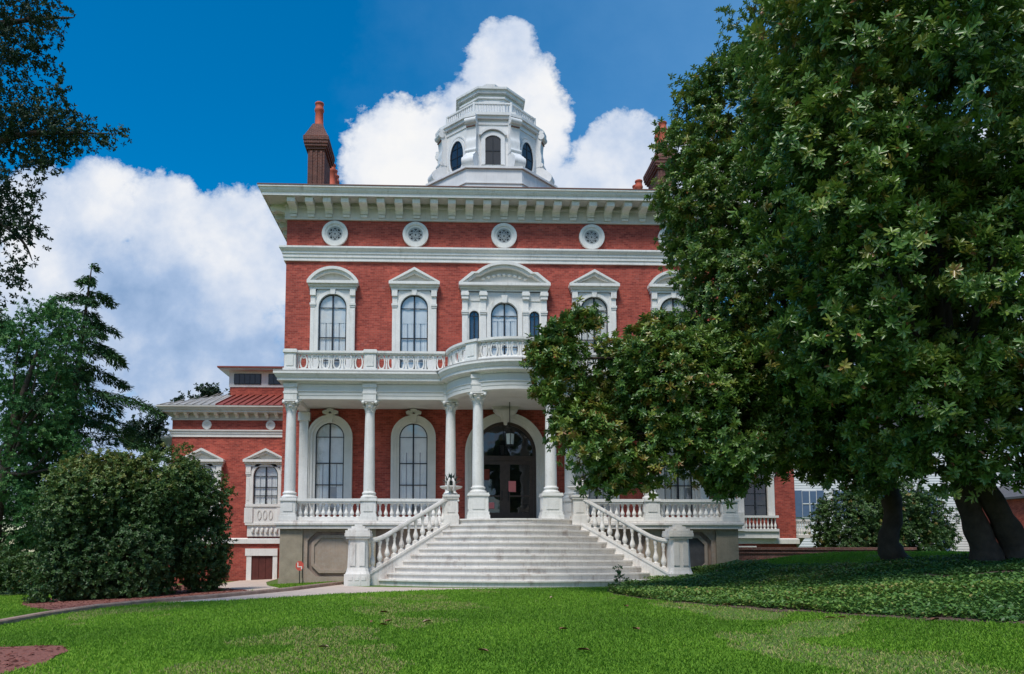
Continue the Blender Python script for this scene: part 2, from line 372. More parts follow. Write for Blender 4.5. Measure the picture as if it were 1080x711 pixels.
# ------------------------------------------------------------------ terrain
def ss(a, b, x):
    t = np.clip((np.asarray(x, float) - a)/(b - a), 0, 1); return t*t*(3-2*t)
def T(x, y):
    x = np.asarray(x, float); y = np.asarray(y, float)
    z = -0.25*ss(0, 1, (-10-y)/16) - 0.045*np.clip(-(x+6), 0, 40)
    return z + (0.55 + 0.62*ss(0, 1, (-1-y)/6) - 0.16*ss(0, 1, (-8-y)/6))*ss(3.0, 12.5, x)
def inpoly(x, y, poly):
    x = np.asarray(x); y = np.asarray(y); c = np.zeros(x.shape, bool); n = len(poly)
    for i in range(n):
        x1, y1 = poly[i]; x2, y2 = poly[(i+1) % n]
        if y1 == y2: continue
        hit = ((y1 > y) != (y2 > y)) & (x < (x2-x1)*(y-y1)/(y2-y1) + x1); c ^= hit
    return c
def raw_mesh(name, V, F, mat, var=None, parent=None, smooth=False, uvs=False):
    """fast mesh from numpy arrays (all faces the same size)"""
    V = np.asarray(V, np.float32); F = np.asarray(F, np.int32); k = F.shape[1]
    if parent is not None: V = V - base_of(parent).astype(np.float32)
    me = bpy.data.meshes.new(name); me.vertices.add(len(V)); me.vertices.foreach_set('co', V.ravel())
    me.loops.add(F.size); me.loops.foreach_set('vertex_index', F.ravel())
    me.polygons.add(len(F)); me.polygons.foreach_set('loop_start', np.arange(0, F.size, k, dtype=np.int32))
    try: me.polygons.foreach_set('loop_total', np.full(len(F), k, np.int32))
    except Exception: pass
    if smooth: me.polygons.foreach_set('use_smooth', np.ones(len(F), bool))
    me.update(calc_edges=True); me.materials.append(MATS[mat])
    if var is not None:
        a = me.attributes.new('leafvar', 'FLOAT', 'FACE'); a.data.foreach_set('value', np.asarray(var, np.float32))
    o = bpy.data.objects.new(name, me); COL.objects.link(o)
    if parent is not None: o.parent = parent
    return o

def ground_mat():
    m = bpy.data.materials.new('lawn_soil'); m.use_nodes = True; g = N(m.node_tree); b = m.node_tree.nodes['Principled BSDF']
    b.inputs['Roughness'].default_value = 0.95; b.inputs['Specular IOR Level'].default_value = 0.1
    tc = g.new('ShaderNodeTexCoord')
    n1 = g.new('ShaderNodeTexNoise', Scale=0.5, Detail=8.0, Roughness=0.7); g.link(tc.outputs['Object'], n1.inputs['Vector'])
    n2 = g.new('ShaderNodeTexNoise', Scale=14.0, Detail=6.0, Roughness=0.7); g.link(tc.outputs['Object'], n2.inputs['Vector'])
    c = g.ramp(n2.outputs[0], [(0.3, (.075, .125, .03)), (0.7, (.13, .20, .05))])
    c = g.mix(g.ramp(n1.outputs[0], [(0.6, (0, 0, 0)), (0.72, (.6,)*3)]), c, (.14, .13, .05))
    g.link(c, b.inputs['Base Color']); MATS['lawn_soil'] = m
ground_mat()

def terrain():
    xs = np.concatenate([np.linspace(-900, -60, 12), np.linspace(-45, 45, 121), np.linspace(60, 900, 12)])
    ys = np.concatenate([np.linspace(-300, -60, 8), np.linspace(-45, 30, 101), np.linspace(45, 1200, 14)])
    X, Y = np.meshgrid(xs, ys); Z = T(X, Y)
    V = np.stack([X, Y, Z], -1).reshape(-1, 3); nx = len(xs); ny = len(ys)
    i, j = np.meshgrid(np.arange(nx-1), np.arange(ny-1)); a = (j*nx+i).ravel()
    F = np.stack([a, a+1, a+1+nx, a+nx], -1)
    tag(raw_mesh('ground', V, F, 'lawn_soil', smooth=True), kind='structure')
terrain()

def drape(name, poly, mat, lift, step=0.35, kind='structure', jag=0.0):
    """sheet over the terrain clipped to a plan polygon"""
    import bmesh
    from mathutils import Vector
    xs = [p[0] for p in poly]; ys = [p[1] for p in poly]
    # densify outline and jitter it so borders are not ruled
    pts = []
    for i in range(len(poly)):
        a = np.array(poly[i]); b = np.array(poly[(i+1) % len(poly)]); n = max(1, int(np.linalg.norm(b-a)/step))
        for k in range(n):
            q = a + (b-a)*k/n; pts.append((q[0] + random.uniform(-jag, jag), q[1] + random.uniform(-jag, jag)))
    bm = bmesh.new()
    f = bm.faces.new([bm.verts.new((x, y, 0)) for x, y in pts])
    x = math.floor(min(xs)/step)*step
    while x < max(xs):
        x += step
        bmesh.ops.bisect_plane(bm, geom=bm.verts[:]+bm.edges[:]+bm.faces[:], plane_co=(x, 0, 0), plane_no=(1, 0, 0))
    y = math.floor(min(ys)/step)*step
    while y < max(ys):
        y += step
        bmesh.ops.bisect_plane(bm, geom=bm.verts[:]+bm.edges[:]+bm.faces[:], plane_co=(0, y, 0), plane_no=(0, 1, 0))
    bmesh.ops.triangulate(bm, faces=bm.faces[:])
    for v in bm.verts: v.co.z = float(T(v.co.x, v.co.y)) + lift
    me = bpy.data.meshes.new(name); bm.normal_update(); bm.to_mesh(me); bm.free()
    me.materials.append(MATS[mat]); o = bpy.data.objects.new(name, me); COL.objects.link(o)
    return tag(o, kind=kind)

KERB = [(-13.3, -21.5), (-13.1, -19.0), (-12.95, -17.2), (-12.8, -15.4), (-12.3, -13.6), (-11.3, -12.3), (-9.9, -11.3), (-8.9, -10.1), (-8.1, -8.9), (-7.3, -6.6), (-6.75, -5.2)]
PATH = KERB[5:] + [(-6.2, -7.4), (-5.4, -8.2), (-3, -8.9), (0, -9.25), (2.6, -8.9), (2.2, -9.1), (0.0, -9.45), (-2.0, -9.9), (-3.9, -10.9), (-5.5, -12.0), (-6.9, -12.55), (-8.95, -12.95), (-10.6, -12.6)]
UPPER_PATH = [(-8.5, -7.6), (-9.2, -8.4), (-10.2, -6.6), (-11.6, -4.4), (-13.0, -1.5), (-13.6, 2.0), (-13.6, 5.9), (-11.6, 5.9), (-11.2, 1.5), (-10.1, -3.0), (-9.0, -5.9)]
MULCH = [(-13.0, -14.2), (-12.5, -13.3), (-11.4, -12.05), (-10.05, -11.05), (-9.1, -9.85), (-9.0, -9.0), (-9.9, -7.0), (-11.3, -4.6), (-12.8, -1.5), (-13.3, 2.0), (-17.0, 3.0), (-17.4, -4), (-17.0, -8.6), (-15.6, -11.2)]
MULCH_CORNER = [(-12.5, -20.6), (-10.6, -21.2), (-9.3, -21.5), (-8.75, -22.3), (-8.5, -23.5), (-8.6, -25.0), (-13, -26)]
IVY = [(4.2, -6.9), (3.3, -8.4), (2.3, -11.0), (2.15, -12.6), (2.6, -14.4), (3.5, -15.8), (4.35, -17.6), (5.0, -19.1), (5.9, -21.3), (6.6, -22.9), (9, -24.0), (13, -24.5), (20, -23), (26, -18), (24, -15), (16, -14.2), (12.0, -13.4), (9.8, -12.2), (8.6, -9.6), (8.4, -4.2), (6.6, -3.6), (6.4, -6.2)]
drape('path', PATH, 'concrete', 0.012)
drape('garden_path', UPPER_PATH, 'concrete', 0.014)
drape('mulch_bed', MULCH, 'mulch', 0.03, jag=.08)
drape('mulch_corner', MULCH_CORNER, 'mulch', 0.02, jag=.12)
pm('soil', (.085, .058, .042), 0.95, 0.4, 6.0, bump=.8, bscale=30, fine=(24, (.17, .11, .08), .6))
drape('ivy_bed_soil', IVY, 'soil', 0.012, jag=.14)
def kerb_geo():
    b = MB('kerb_brick'); P = []
    for i in range(len(KERB)-1):
        for k in range(6):
            t = k/6; x = KERB[i][0]*(1-t)+KERB[i+1][0]*t; y = KERB[i][1]*(1-t)+KERB[i+1][1]*t; P.append((x, y))
    P.append(KERB[-1]); prof = [(0.0, -.15), (0.0, .10), (.02, .13), (.26, .13), (.28, .10), (.28, -.15)]
    m = len(prof); o = []
    b.sweep(prof, P); b.v = [(x, y, z + float(T(x, y))) for x, y, z in b.v]
    tag(b.build('kerb'), kind='structure')
kerb_geo()

# ------------------------------------------------------------------ the mansion
house = thing('mansion', (0, 0, 0), 'large red brick Italianate mansion with white trim, columned porch and octagonal white cupola', 'mansion')
HW = 10.27                                    # half width of the main block
DEEP = 21.0
FLOOR = 2.5
b = MB('red_brick'); b.box(-HW, HW, 0, DEEP, -1.0, 17.0); b.build('brick_wall', house)

def sweep_rect(b, prof, x0, x1, y0, y1):      # three visible sides, front and both flanks
    b.sweep(prof, [(x0, y1), (x0, y0), (x1, y0), (x1, y1)])
# string course under the attic windows
b = MB('white_paint')
sweep_rect(b, [(-.05, 14.83), (.10, 14.83), (.10, 14.98), (.14, 15.0), (.14, 15.14), (.18, 15.16), (.18, 15.26), (.26, 15.34), (.30, 15.40), (.30, 15.48), (-.05, 15.52)], -HW, HW, 0, DEEP)
b.build('string_course', house)
# main cornice: frieze, soffit, crown
b = MB('cornice_paint')
sweep_rect(b, [(-.05, 16.84), (.10, 16.84), (.10, 16.93), (.07, 16.96), (.07, 17.42), (.12, 17.45), (.12, 17.52), (.07, 17.54), (.07, 17.66), (.86, 17.66), (.86, 17.60), (.90, 17.60), (.90, 17.66), (.0, 17.68)], -HW, HW, 0, DEEP)
b.mat('white_paint'); sweep_rect(b, [(.5, 17.665), (.93, 17.66), (.94, 17.60), (.97, 17.60), (.97, 17.74), (1.0, 17.76), (1.06, 17.84), (1.08, 17.92), (1.14, 17.95), (1.14, 18.02), (.5, 18.02)], -HW, HW, 0, DEEP)
cornice = b.build('cornice', house)
def bracket_mesh(x, y, ax):
    """scrolled modillion; ax 0 faces the front, -1/+1 the flanks"""
    b = MB('white_paint')
    pr = [(0.05, 17.12), (.12, 17.09), (.17, 17.13), (.16, 17.22), (.20, 17.30), (.34, 17.36), (.56, 17.37), (.70, 17.33), (.82, 17.38), (.85, 17.50), (.83, 17.66), (.05, 17.66)]
    n = len(pr); hw = .18
    v = []
    for s_ in (-hw, hw):
        for d, z in pr:
            v.append((x+s_, y-d, z) if ax == 0 else (x+ax*d, y+s_, z))
    b.add(v, [tuple(range(n)), tuple(range(2*n-1, n-1, -1))] + [(i, i+n, (i+1) % n+n, (i+1) % n) for i in range(n)])
    if ax == 0: b.box(x-.15, x+.15, y-.17, y-.04, 16.95, 17.06)
    return b
nb = 25
for i in range(nb):
    bracket_mesh(-HW + .32 + i*(2*HW-.64)/(nb-1), 0, 0).build('bracket', cornice)
for ax in (-1, 1):
    for k in range(12): bracket_mesh(ax*HW, .35 + k*.92, ax).build('bracket', cornice)
# shallow tin roof with its dark edge
b = MB('roof_tin')
e0, e1, ey = -HW-1.14, HW+1.14, -1.14
b.sweep([(0, 18.02), (.02, 18.02), (.02, 18.07), (0, 18.07)], [(e0, DEEP), (e0, ey), (e1, ey), (e1, DEEP)])
b.add([(e0, ey, 18.07), (e1, ey, 18.07), (e1, DEEP, 18.07), (e0, DEEP, 18.07), (-4.5, 6.2, 20.0), (4.5, 6.2, 20.0), (4.5, 16, 20.0), (-4.5, 16, 20.0)],
      [(0, 1, 5, 4), (1, 2, 6, 5), (2, 3, 7, 6), (3, 0, 4, 7), (4, 5, 6, 7)])
b.build('roof', house)

# ---- windows
def pane_and_sash(root, cx, z0, zs, r, yb, pane_mat='window_glass', back='room_dark', cross=(.30, .60), curtain=True, head=None, seg=None):
    """dark room, curtains, glass, then the dark sash, all in front of the wall plane yb"""
    out = seg or arch(cx, z0, zs, r)
    top = max(p[1] for p in out)
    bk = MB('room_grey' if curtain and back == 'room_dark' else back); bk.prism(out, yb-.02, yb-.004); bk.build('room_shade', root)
    if curtain:
        c = MB('curtain'); n = 8; q = random.Random(round(cx*31+z0*7))
        lo = [q.choice((0, 0, 0, .10, .30)) for _ in range(4)]; lo[q.randrange(4)] = 0
        for (a, e, zb) in ((-.94, -.52, lo[0]), (-.44, -.05, lo[1]), (.05, .44, lo[2]), (.52, .94, lo[3]), (-.94, .94, q.choice((.55, .68, .78)))):
            z_lo = z0 + (top-z0)*zb; pts = []
            for i in range(n+1):
                x = (a + (e-a)*i/n)*r; zt = zs + math.sqrt(max(0, r*r - x*x))*(1 if seg is None else .2) - .02
                pts.append((cx+x, yb-.040-(.014 if a < -.9 and e > .9 else 0)-.010*math.sin(i*2.2), z_lo, max(zt, z_lo+.01)))
            v = [(p[0], p[1], p[2]) for p in pts] + [(p[0], p[1], p[3]) for p in pts]
            c.add(v, [(i, i+1, i+n+2, i+n+1) for i in range(n)])
        c.build('curtain', root, recalc=False)
    g = MB(pane_mat); g.add([(x, yb-.085, z) for x, z in out], [tuple(range(len(out)))]); g.build('pane', root, recalc=False)
    s = MB('sash_paint'); t = .035
    inn = [(cx + (x-cx)*(1-t*1.3/r), z if abs(z-z0) < 1e-6 else z - t*(z-zs)/max(r, .1)) for x, z in out]
    s.band(inn, out, yb-.12, yb-.075)
    s.box(cx-.032, cx+.032, yb-.125, yb-.074, z0, top-.01)
    for c_ in cross:
        z = z0 + (zs-z0)*c_; s.box(cx-r+.01, cx+r-.01, yb-.115, yb-.073, z-.022, z+.022)
    z = zs; s.box(cx-r+.01, cx+r-.01, yb-.112, yb-.072, z-.014, z+.014)
    s.build('sash', root)

def pediment(b, cx, w, z0, z1, kind, y=0, dep=.42):
    """pediment of half width w between z0 and z1"""
    b.sweep([(0, z0-.22), (.10, z0-.22), (.12, z0-.12), (.22, z0-.08), (.24, z0), (.34, z0+.05), (dep-.02, z0+.1), (dep, z0+.16), (0, z0+.16)], [(cx-w+dep, y), (cx-w+dep-.001, y-.0001), (cx+w-dep+.001, y-.0001), (cx+w-dep, y)]) if False else None
    # horizontal bed with returns
    b.box(cx-w+.10, cx+w-.10, y-.22, y, z0-.24, z0-.10)
    b.box(cx-w+.05, cx+w-.05, y-.30, y, z0-.10, z0)
    b.box(cx-w, cx+w, y-dep, y, z0, z0+.13)
    if kind == 'tri': o = [(cx-w, z0+.13), (cx, z1), (cx+w, z0+.13)]; i_ = [(cx-w+.30, z0+.13), (cx, z1-.26), (cx+w-.30, z0+.13)]; mid = [(cx-w+.16, z0+.13), (cx, z1-.13), (cx+w-.16, z0+.13)]
    else:
        def arcpts(w_, zt, n=16):
            h = zt-z0-.13; Rr = (w_*w_+h*h)/(2*h); a0 = math.asin(min(1, w_/Rr))
            return [(cx+Rr*math.sin(-a0+2*a0*k/n), zt-Rr+Rr*math.cos(-a0+2*a0*k/n)) for k in range(n+1)]
        if kind == 'arc': o = arcpts(w, z1); i_ = arcpts(w-.30, z1-.26); mid = arcpts(w-.16, z1-.13)
        else:           # broken segmental: raking ends, arched centre
            def bk(w_, zt):
                k = w_*.62; zz = z0+.13+(zt-z0-.13)*.50; Rr = (k*k+(zt-zz)**2)/(2*(zt-zz)); a0 = math.asin(k/Rr)
                return [(cx-w_, z0+.13), (cx-w_*.72, zz)] + [(cx+Rr*math.sin(-a0+2*a0*j/14), zt-Rr+Rr*math.cos(-a0+2*a0*j/14)) for j in range(15)] + [(cx+w_*.72, zz), (cx+w_, z0+.13)]
            o = bk(w, z1); i_ = bk(w-.34, z1-.26); mid = bk(w-.18, z1-.13)
    b.band(mid, o, y-dep, y); b.band(i_, mid, y-dep+.10, y)
    b.mat('cornice_paint'); b.prism(i_, y-.12, y-.05); b.mat(b.mats[0])

def upper_window(name, cx, kind, z0=9.0, zs=12.56, zt=13.42, zp=13.66, za=14.47, yb=0, lowpanel=False, glass='window_glass', curtain=True, parent=house):
    root = MB('white_paint')
    r, w = .64, 1.03
    root.band(arch(cx, z0, zs, r), arch_in_rect(cx, z0, zs, r, w-.22, zt), yb-.16, yb)            # field round the arch
    root.band(arch(cx, z0, zs, r+.02), arch(cx, z0, zs, r+.17), yb-.22, yb-.155)                 # raised architrave
    root.box(cx-w, cx+w, yb-.20, yb, zt, zp-.24)
    f = root.build(name, parent)
    for s in (-1, 1):
        p = MB('white_paint'); x0, x1 = (cx+s*(w-.22), cx+s*w); x0, x1 = min(x0, x1), max(x0, x1)
        p.box(x0, x1, yb-.21, yb, z0, zt); p.box(x0-.03, x1+.03, yb-.27, yb, zs+.10, zs+.20); p.box(x0-.015, x1+.015, yb-.24, yb, zs+.02, zs+.10)
        p.box(x0-.02, x1+.02, yb-.28, yb-.2, zt-.30, zp-.24); p.box(x0+.05, x1-.05, yb-.225, yb-.2, z0+.2, zs-.1)
        p.build('pilaster', f)
    p = MB('white_paint'); pediment(p, cx, w+.16, zp, za, kind, yb); p.build('pediment', f)
    k = MB('white_paint'); k.prism([(cx-.09, zs+r-.02), (cx-.13, zs+r+.25), (cx+.13, zs+r+.25), (cx+.09, zs+r-.02)], yb-.27, yb-.14); k.build('keystone', f)
    if lowpanel:
        q = MB('white_paint'); q.box(cx-w-.02, cx+w+.02, yb-.24, yb, z0-.14, z0)
        q.box(cx-w, cx+w, yb-.18, yb, z0-1.02, z0-.14)
        for s in (-1, 1): q.box(cx+s*.86-.22, cx+s*.86+.22, yb-.26, yb-.17, z0-1.0, z0-.2)
        q.box(cx-w, cx+w, yb-.26, yb, z0-1.12, z0-1.02); q.box(cx-w+.1, cx+w-.1, yb-.15, yb, z0-1.72, z0-1.12)
        for k_ in range(6): q.lathe([(.0, -.16), (.09, -.1), (.05, 0), (.09, .1), (0, .16)], cx-.62+k_*.25, yb-.18, 8, z0=z0-1.4)
        q.mat('cornice_paint')
        for k_ in range(3): q.band(ellipse(cx-.3+.3*k_, z0-.57, .07, .2, 14), ellipse(cx-.3+.3*k_, z0-.57, .12, .27, 14), yb-.21, yb-.17, closed=True)
        q.build('apron', f)
    pane_and_sash(f, cx, z0, zs, r, yb, pane_mat=glass, curtain=curtain)
    return f
for cx, kind in ((-8.03, 'arc'), (-4.23, 'tri'), (4.25, 'tri'), (8.03, 'arc')): upper_window('upper_window', cx, kind)

def center_window():
    z0, zt, zp, za = 8.95, 13.40, 13.62, 14.76
    b = MB('white_paint'); zs = 12.25; r = .63
    b.band(arch(0, z0, zs, r), arch_in_rect(0, z0, zs, r, 1.0, zt), -.18, 0)
    b.band(arch(0, z0, zs, r+.02), arch(0, z0, zs, r+.20), -.25, -.175)
    for s in (-1, 1):
        b.band(arch(s*1.42, z0, 12.24, .23, 10), arch_in_rect(s*1.42, z0, 12.24, .23, .42, zt, 10), -.16, 0)
        b.band(arch(s*1.42, z0, 12.24, .24, 10), arch(s*1.42, z0, 12.24, .33, 10), -.20, -.155)
    b.box(-1.97, 1.97, -.22, 0, zt, zp-.24)
    for s in (-1.45, 0, 1.45): b.box(s-.3, s+.3, -.20, -.15, 12.95, 13.25)
    f = b.build('center_window', house)
    for x in (-1.86, -1.0, 1.0, 1.86):
        p = MB('white_paint'); p.box(x-.13, x+.13, -.26, 0, z0, zt); p.box(x-.16, x+.16, -.33, 0, 12.36, 12.46); p.box(x-.145, x+.145, -.30, 0, 12.28, 12.36)
        p.box(x-.16, x+.16, -.36, -.2, 13.0, 13.38); p.box(x-.19, x+.19, -.40, -.2, 13.16, 13.30); p.build('pilaster', f)
    p = MB('white_paint'); pediment(p, 0, 2.15, zp, za, 'broken', 0, .5)
    for k in range(9): p.lathe([(0, -.07), (.10, -.03), (.11, .03), (0, .09)], -1.0+.25*k, -.13, 8, z0=13.95+.28*math.cos((k-4)/4*1.3))
    p.build('pediment', f)
    k = MB('white_paint'); k.prism([(-.10, 12.84), (-.15, 13.2), (.15, 13.2), (.10, 12.84)], -.31, -.16); k.build('keystone', f)
    pane_and_sash(f, 0, z0, zs, r, 0, cross=(.55,))
    for s in (-1.42, 1.42): pane_and_sash(f, s, z0, 12.24, .23, 0, cross=(.55,), curtain=False)
center_window()

def lower_window(cx):
    z0, zs, r = 2.9, 6.46, .65
    b = MB('cream_paint')
    b.band(arch(cx, z0-.2, zs, r), arch(cx, z0-.2, zs, r+.13), -.14, 0)
    b.band(arch(cx, z0-.2, zs, r+.13), arch(cx, z0-.2, zs, r+.26), -.19, 0)
    b.band(arch(cx, z0-.2, zs, r+.26), arch(cx, z0-.2, zs, r+.38), -.23, 0)
    f = b.build('lower_window', house)
    k = MB('cream_paint')
    k.prism([(cx-.10, zs+r), (cx-.16, zs+r+.42), (cx+.16, zs+r+.42), (cx+.10, zs+r)], -.31, -.02)
    for s in (-1, 1):
        k.prism([(cx+s*.12, zs+r+.36), (cx+s*.34, zs+r+.44), (cx+s*.36, zs+r+.54), (cx+s*.22, zs+r+.60), (cx, zs+r+.56)], -.27, -.02)
    k.prism([(cx-.12, zs+r+.52), (cx-.16, zs+r+.62), (cx, zs+r+.68), (cx+.16, zs+r+.62), (cx+.12, zs+r+.52)], -.33, -.02)
    k.build('keystone', f)
    pane_and_sash(f, cx, z0, zs, r, 0, cross=(.38, .66))
for cx in (-8.06, -4.23, 4.25, 8.06): lower_window(cx)

for cx in (-8.0, -4.2, 0.0, 4.2, 8.0):        # attic roundels
    z = 16.17; b = MB('white_paint')
    b.band(ellipse(cx, z, .47, .47), ellipse(cx, z, .61, .61), -.15, 0, closed=True); b.band(ellipse(cx, z, .36, .36), ellipse(cx, z, .47, .47), -.10, 0, closed=True)
    f = b.build('roundel_window', house)
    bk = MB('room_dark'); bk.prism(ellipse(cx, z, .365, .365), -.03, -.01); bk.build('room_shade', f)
    g = MB('grille')
    for i in range(8):
        a = PI*i/4
        g.band(ellipse(cx+.2*math.cos(a), z+.2*math.sin(a), .10, .10, 12), ellipse(cx+.2*math.cos(a), z+.2*math.sin(a), .14, .14, 12), -.062-.001*i, -.04, closed=True)
        g.box(cx+.04*math.cos(a)-.015, cx+.04*math.cos(a)+.015, -.06, -.042, z+.3*math.sin(a)-.02, z+.3*math.sin(a)+.02)
    g.band(ellipse(cx, z, .05, .05, 12), ellipse(cx, z, .10, .10, 12), -.072, -.04, closed=True)
    g.band(ellipse(cx, z, .30, .30), ellipse(cx, z, .362, .362), -.075, -.04, closed=True)
    g.build('grille', f)

# ---- entrance
def front_door():
    zs, r = 5.77, 1.44
    b = MB('cream_paint')
    for (ri, ro, d) in ((r, r+.14, .24), (r+.14, r+.27, .32), (r+.27, r+.41, .38)):
        b.band(arch(0, FLOOR, zs, ri, 28), arch(0, FLOOR, zs, ro, 28), -d, 0)
    f = b.build('front_door', house)
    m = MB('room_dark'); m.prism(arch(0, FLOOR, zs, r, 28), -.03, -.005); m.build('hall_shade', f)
    m = MB('door_wood'); y0, y1 = -.12, -.05
    m.band(arch(0, FLOOR, zs, r-.14, 28), arch(0, FLOOR, zs, r-.002, 28), y0-.04, y1)
    m.box(-r+.1, r-.1, y0-.05, y1, 5.42, 5.62); m.box(-.06, .06, y0, y1, FLOOR+.02, 5.42)
    m.build('door_frame', f)
    g = MB('dark_glass'); g.add([(x, -.09, z) for x, z in arch(0, 5.62, zs, r-.16, 28)], [tuple(range(31))]); g.build('transom_pane', f, recalc=False)
    for s in (-1, 1):
        l = MB('door_wood'); xa, xb = sorted((s*.06, s*(r-.14)))
        l.box(xa, xa+.17, y0, y1, FLOOR+.02, 5.42); l.box(xb-.17, xb, y0, y1, FLOOR+.02, 5.42)
        l.box(xa+.17, xb-.17, y0, y1, FLOOR+.02, FLOOR+.5); l.box(xa+.17, xb-.17, y0, y1, 5.22, 5.42); l.box(xa+.17, xb-.17, y0+.01, y1-.01, 3.72, 3.80)
        l.mat('dark_glass'); l.add([(xa+.17, -.085, FLOOR+.5), (xb-.17, -.085, FLOOR+.5), (xb-.17, -.085, 5.22), (xa+.17, -.085, 5.22)], [(0, 1, 2, 3)])
        l.build('door_leaf', f)
        h = MB('black_iron'); h.tube([(s*.15, -.13, 3.55), (s*.15, -.19, 3.6), (s*.15, -.19, 3.95), (s*.15, -.13, 4.0)], .018); h.build('door_handle', f)
    n = MB('notice_paper'); n.box(.16, .50, -.138, -.128, 3.95, 4.45); n.build('notice', f)
    n = MB('notice_paper'); n.box(-.82, -.50, -.138, -.128, 3.18, 3.46); n.build('notice', f)
    n = MB('notice_paper'); n.mat('room_brown'); n.box(-.98, -.72, -.128, -.118, 4.5, 5.0); n.build('poster', f)
front_door()

# ---- porch floor and stone base
PX0, PY0 = 9.62, -3.45           # outer edge of the floor
PR = 2.95                         # portico floor radius
PCY = -2.9
def portico_arc(r, n=28, cy=PCY, x0=None):
    """half circle bulging to -y between two points on the porch line, left to right"""
    return [(r*math.cos(PI + PI*i/n), cy + r*math.sin(PI + PI*i/n)) for i in range(n+1)]
floor_line = [(-PX0, 0.0), (-PX0, PY0)] + [p for p in portico_arc(PR) if p[1] < PY0-.02] + [(PX0, PY0), (PX0, 0.0)]
b = MB('white_marble'); b.slab(floor_line + [(PX0, .02), (-PX0, .02)][:0], 2.30, FLOOR)
b.sweep([(-.02, 2.16), (.06, 2.16), (.06, 2.28), (.12, 2.32), (.12, 2.40), (.05, 2.42), (.05, 2.47), (-.02, 2.47)], floor_line)
b.build('porch_floor', house)
b = MB('brown_stone'); b.box(-PX0+.30, PX0-.30, PY0+.30, -.02, -1.0, 2.29); b.slab([(x*.88, y) for x, y in portico_arc(PR-.2)], -.6, 2.28)
base = b.build('porch_base', house)
for x0, x1 in ((-9.55, -8.62), (8.62, 9.55), (-6.25, -5.62), (5.62, 6.25)):
    b = MB('pier_stone'); b.box(x0, x1, PY0+.08, PY0+.7, -1.0, 2.288)
    if abs(x0) > 8: b.box(x0-.03, x1+.03, PY0+.04, PY0+.72, -1.0, .14)
    b.build('stone_pier', house)
def octo(cx, cz, w, h, c): return [(cx-w, cz-h+c), (cx-w, cz+h-c), (cx-w+c, cz+h), (cx+w-c, cz+h), (cx+w, cz+h-c), (cx+w, cz-h+c), (cx+w-c, cz-h), (cx-w+c, cz-h)]
for s in (-1, 1):
    cx = s*7.43; p = MB('grey_stone'); y = PY0+.30
    p.band(octo(cx, 1.12, 1.0, .92, .36), [(cx-1.18, -.05), (cx-1.18, 2.2), (cx-1.1, 2.285), (cx+1.1, 2.285), (cx+1.18, 2.2), (cx+1.18, -.05), (cx+1.1, -.2), (cx-1.1, -.2)], y-.12, y, closed=True)
    p.band(octo(cx, 1.12, .72, .66, .28), octo(cx, 1.12, .84, .78, .32), y-.10, y, closed=True)
    if s < 0: p.prism(octo(cx, 1.12, .72, .66, .28), y-.05, y-.01)
    else: p.mat('room_dark'); p.prism(octo(cx, 1.12, .72, .66, .28), y-.03, y-.01)
    p.build('sunken_panel', base)

# ---- columns
def capital(b, cx, cy, r, z0, z1):
    h = z1-z0
    b.lathe([(r*1.02, 0), (r*1.12, .03), (r*1.02, .06), (r*1.0, .08), (r*1.05, h*.5), (r*1.3, h*.8), (r*1.5, h*.86)], cx, cy, 14, z0=z0)
    for row, (zz, hh, rr, n) in enumerate(((z0+.06, h*.42, r*1.06, 8), (z0+.06+h*.22, h*.50, r*1.10, 8))):
        for k in range(n):
            a = 2*PI*(k+.5*row)/n; c, s_ = math.cos(a), math.sin(a); t = (-s_, c); v = []
            for (f, up, w) in ((0, 0, .34), (.08, hh*.6, .40), (.28, hh*.92, .30), (.46, hh*.78, .14)):
                for sg in (-1, 1): v.append((cx + (rr+f*r*2.2)*c + sg*w*r*t[0], cy + (rr+f*r*2.2)*s_ + sg*w*r*t[1], zz+up))
            b.add(v, [(0, 1, 3, 2), (2, 3, 5, 4), (4, 5, 7, 6)])
    w = r*1.62
    for sx in (-1, 1):
        for sy in (-1, 1): b.lathe([(0, -.07), (.055, -.06), (.075, 0), (.055, .05), (0, .07)], cx+sx*w*.86, cy+sy*w*.86, 8, z0=z0+h*.82)
    b.box(cx-w, cx+w, cy-w, cy+w, z0+h*.88, z1)
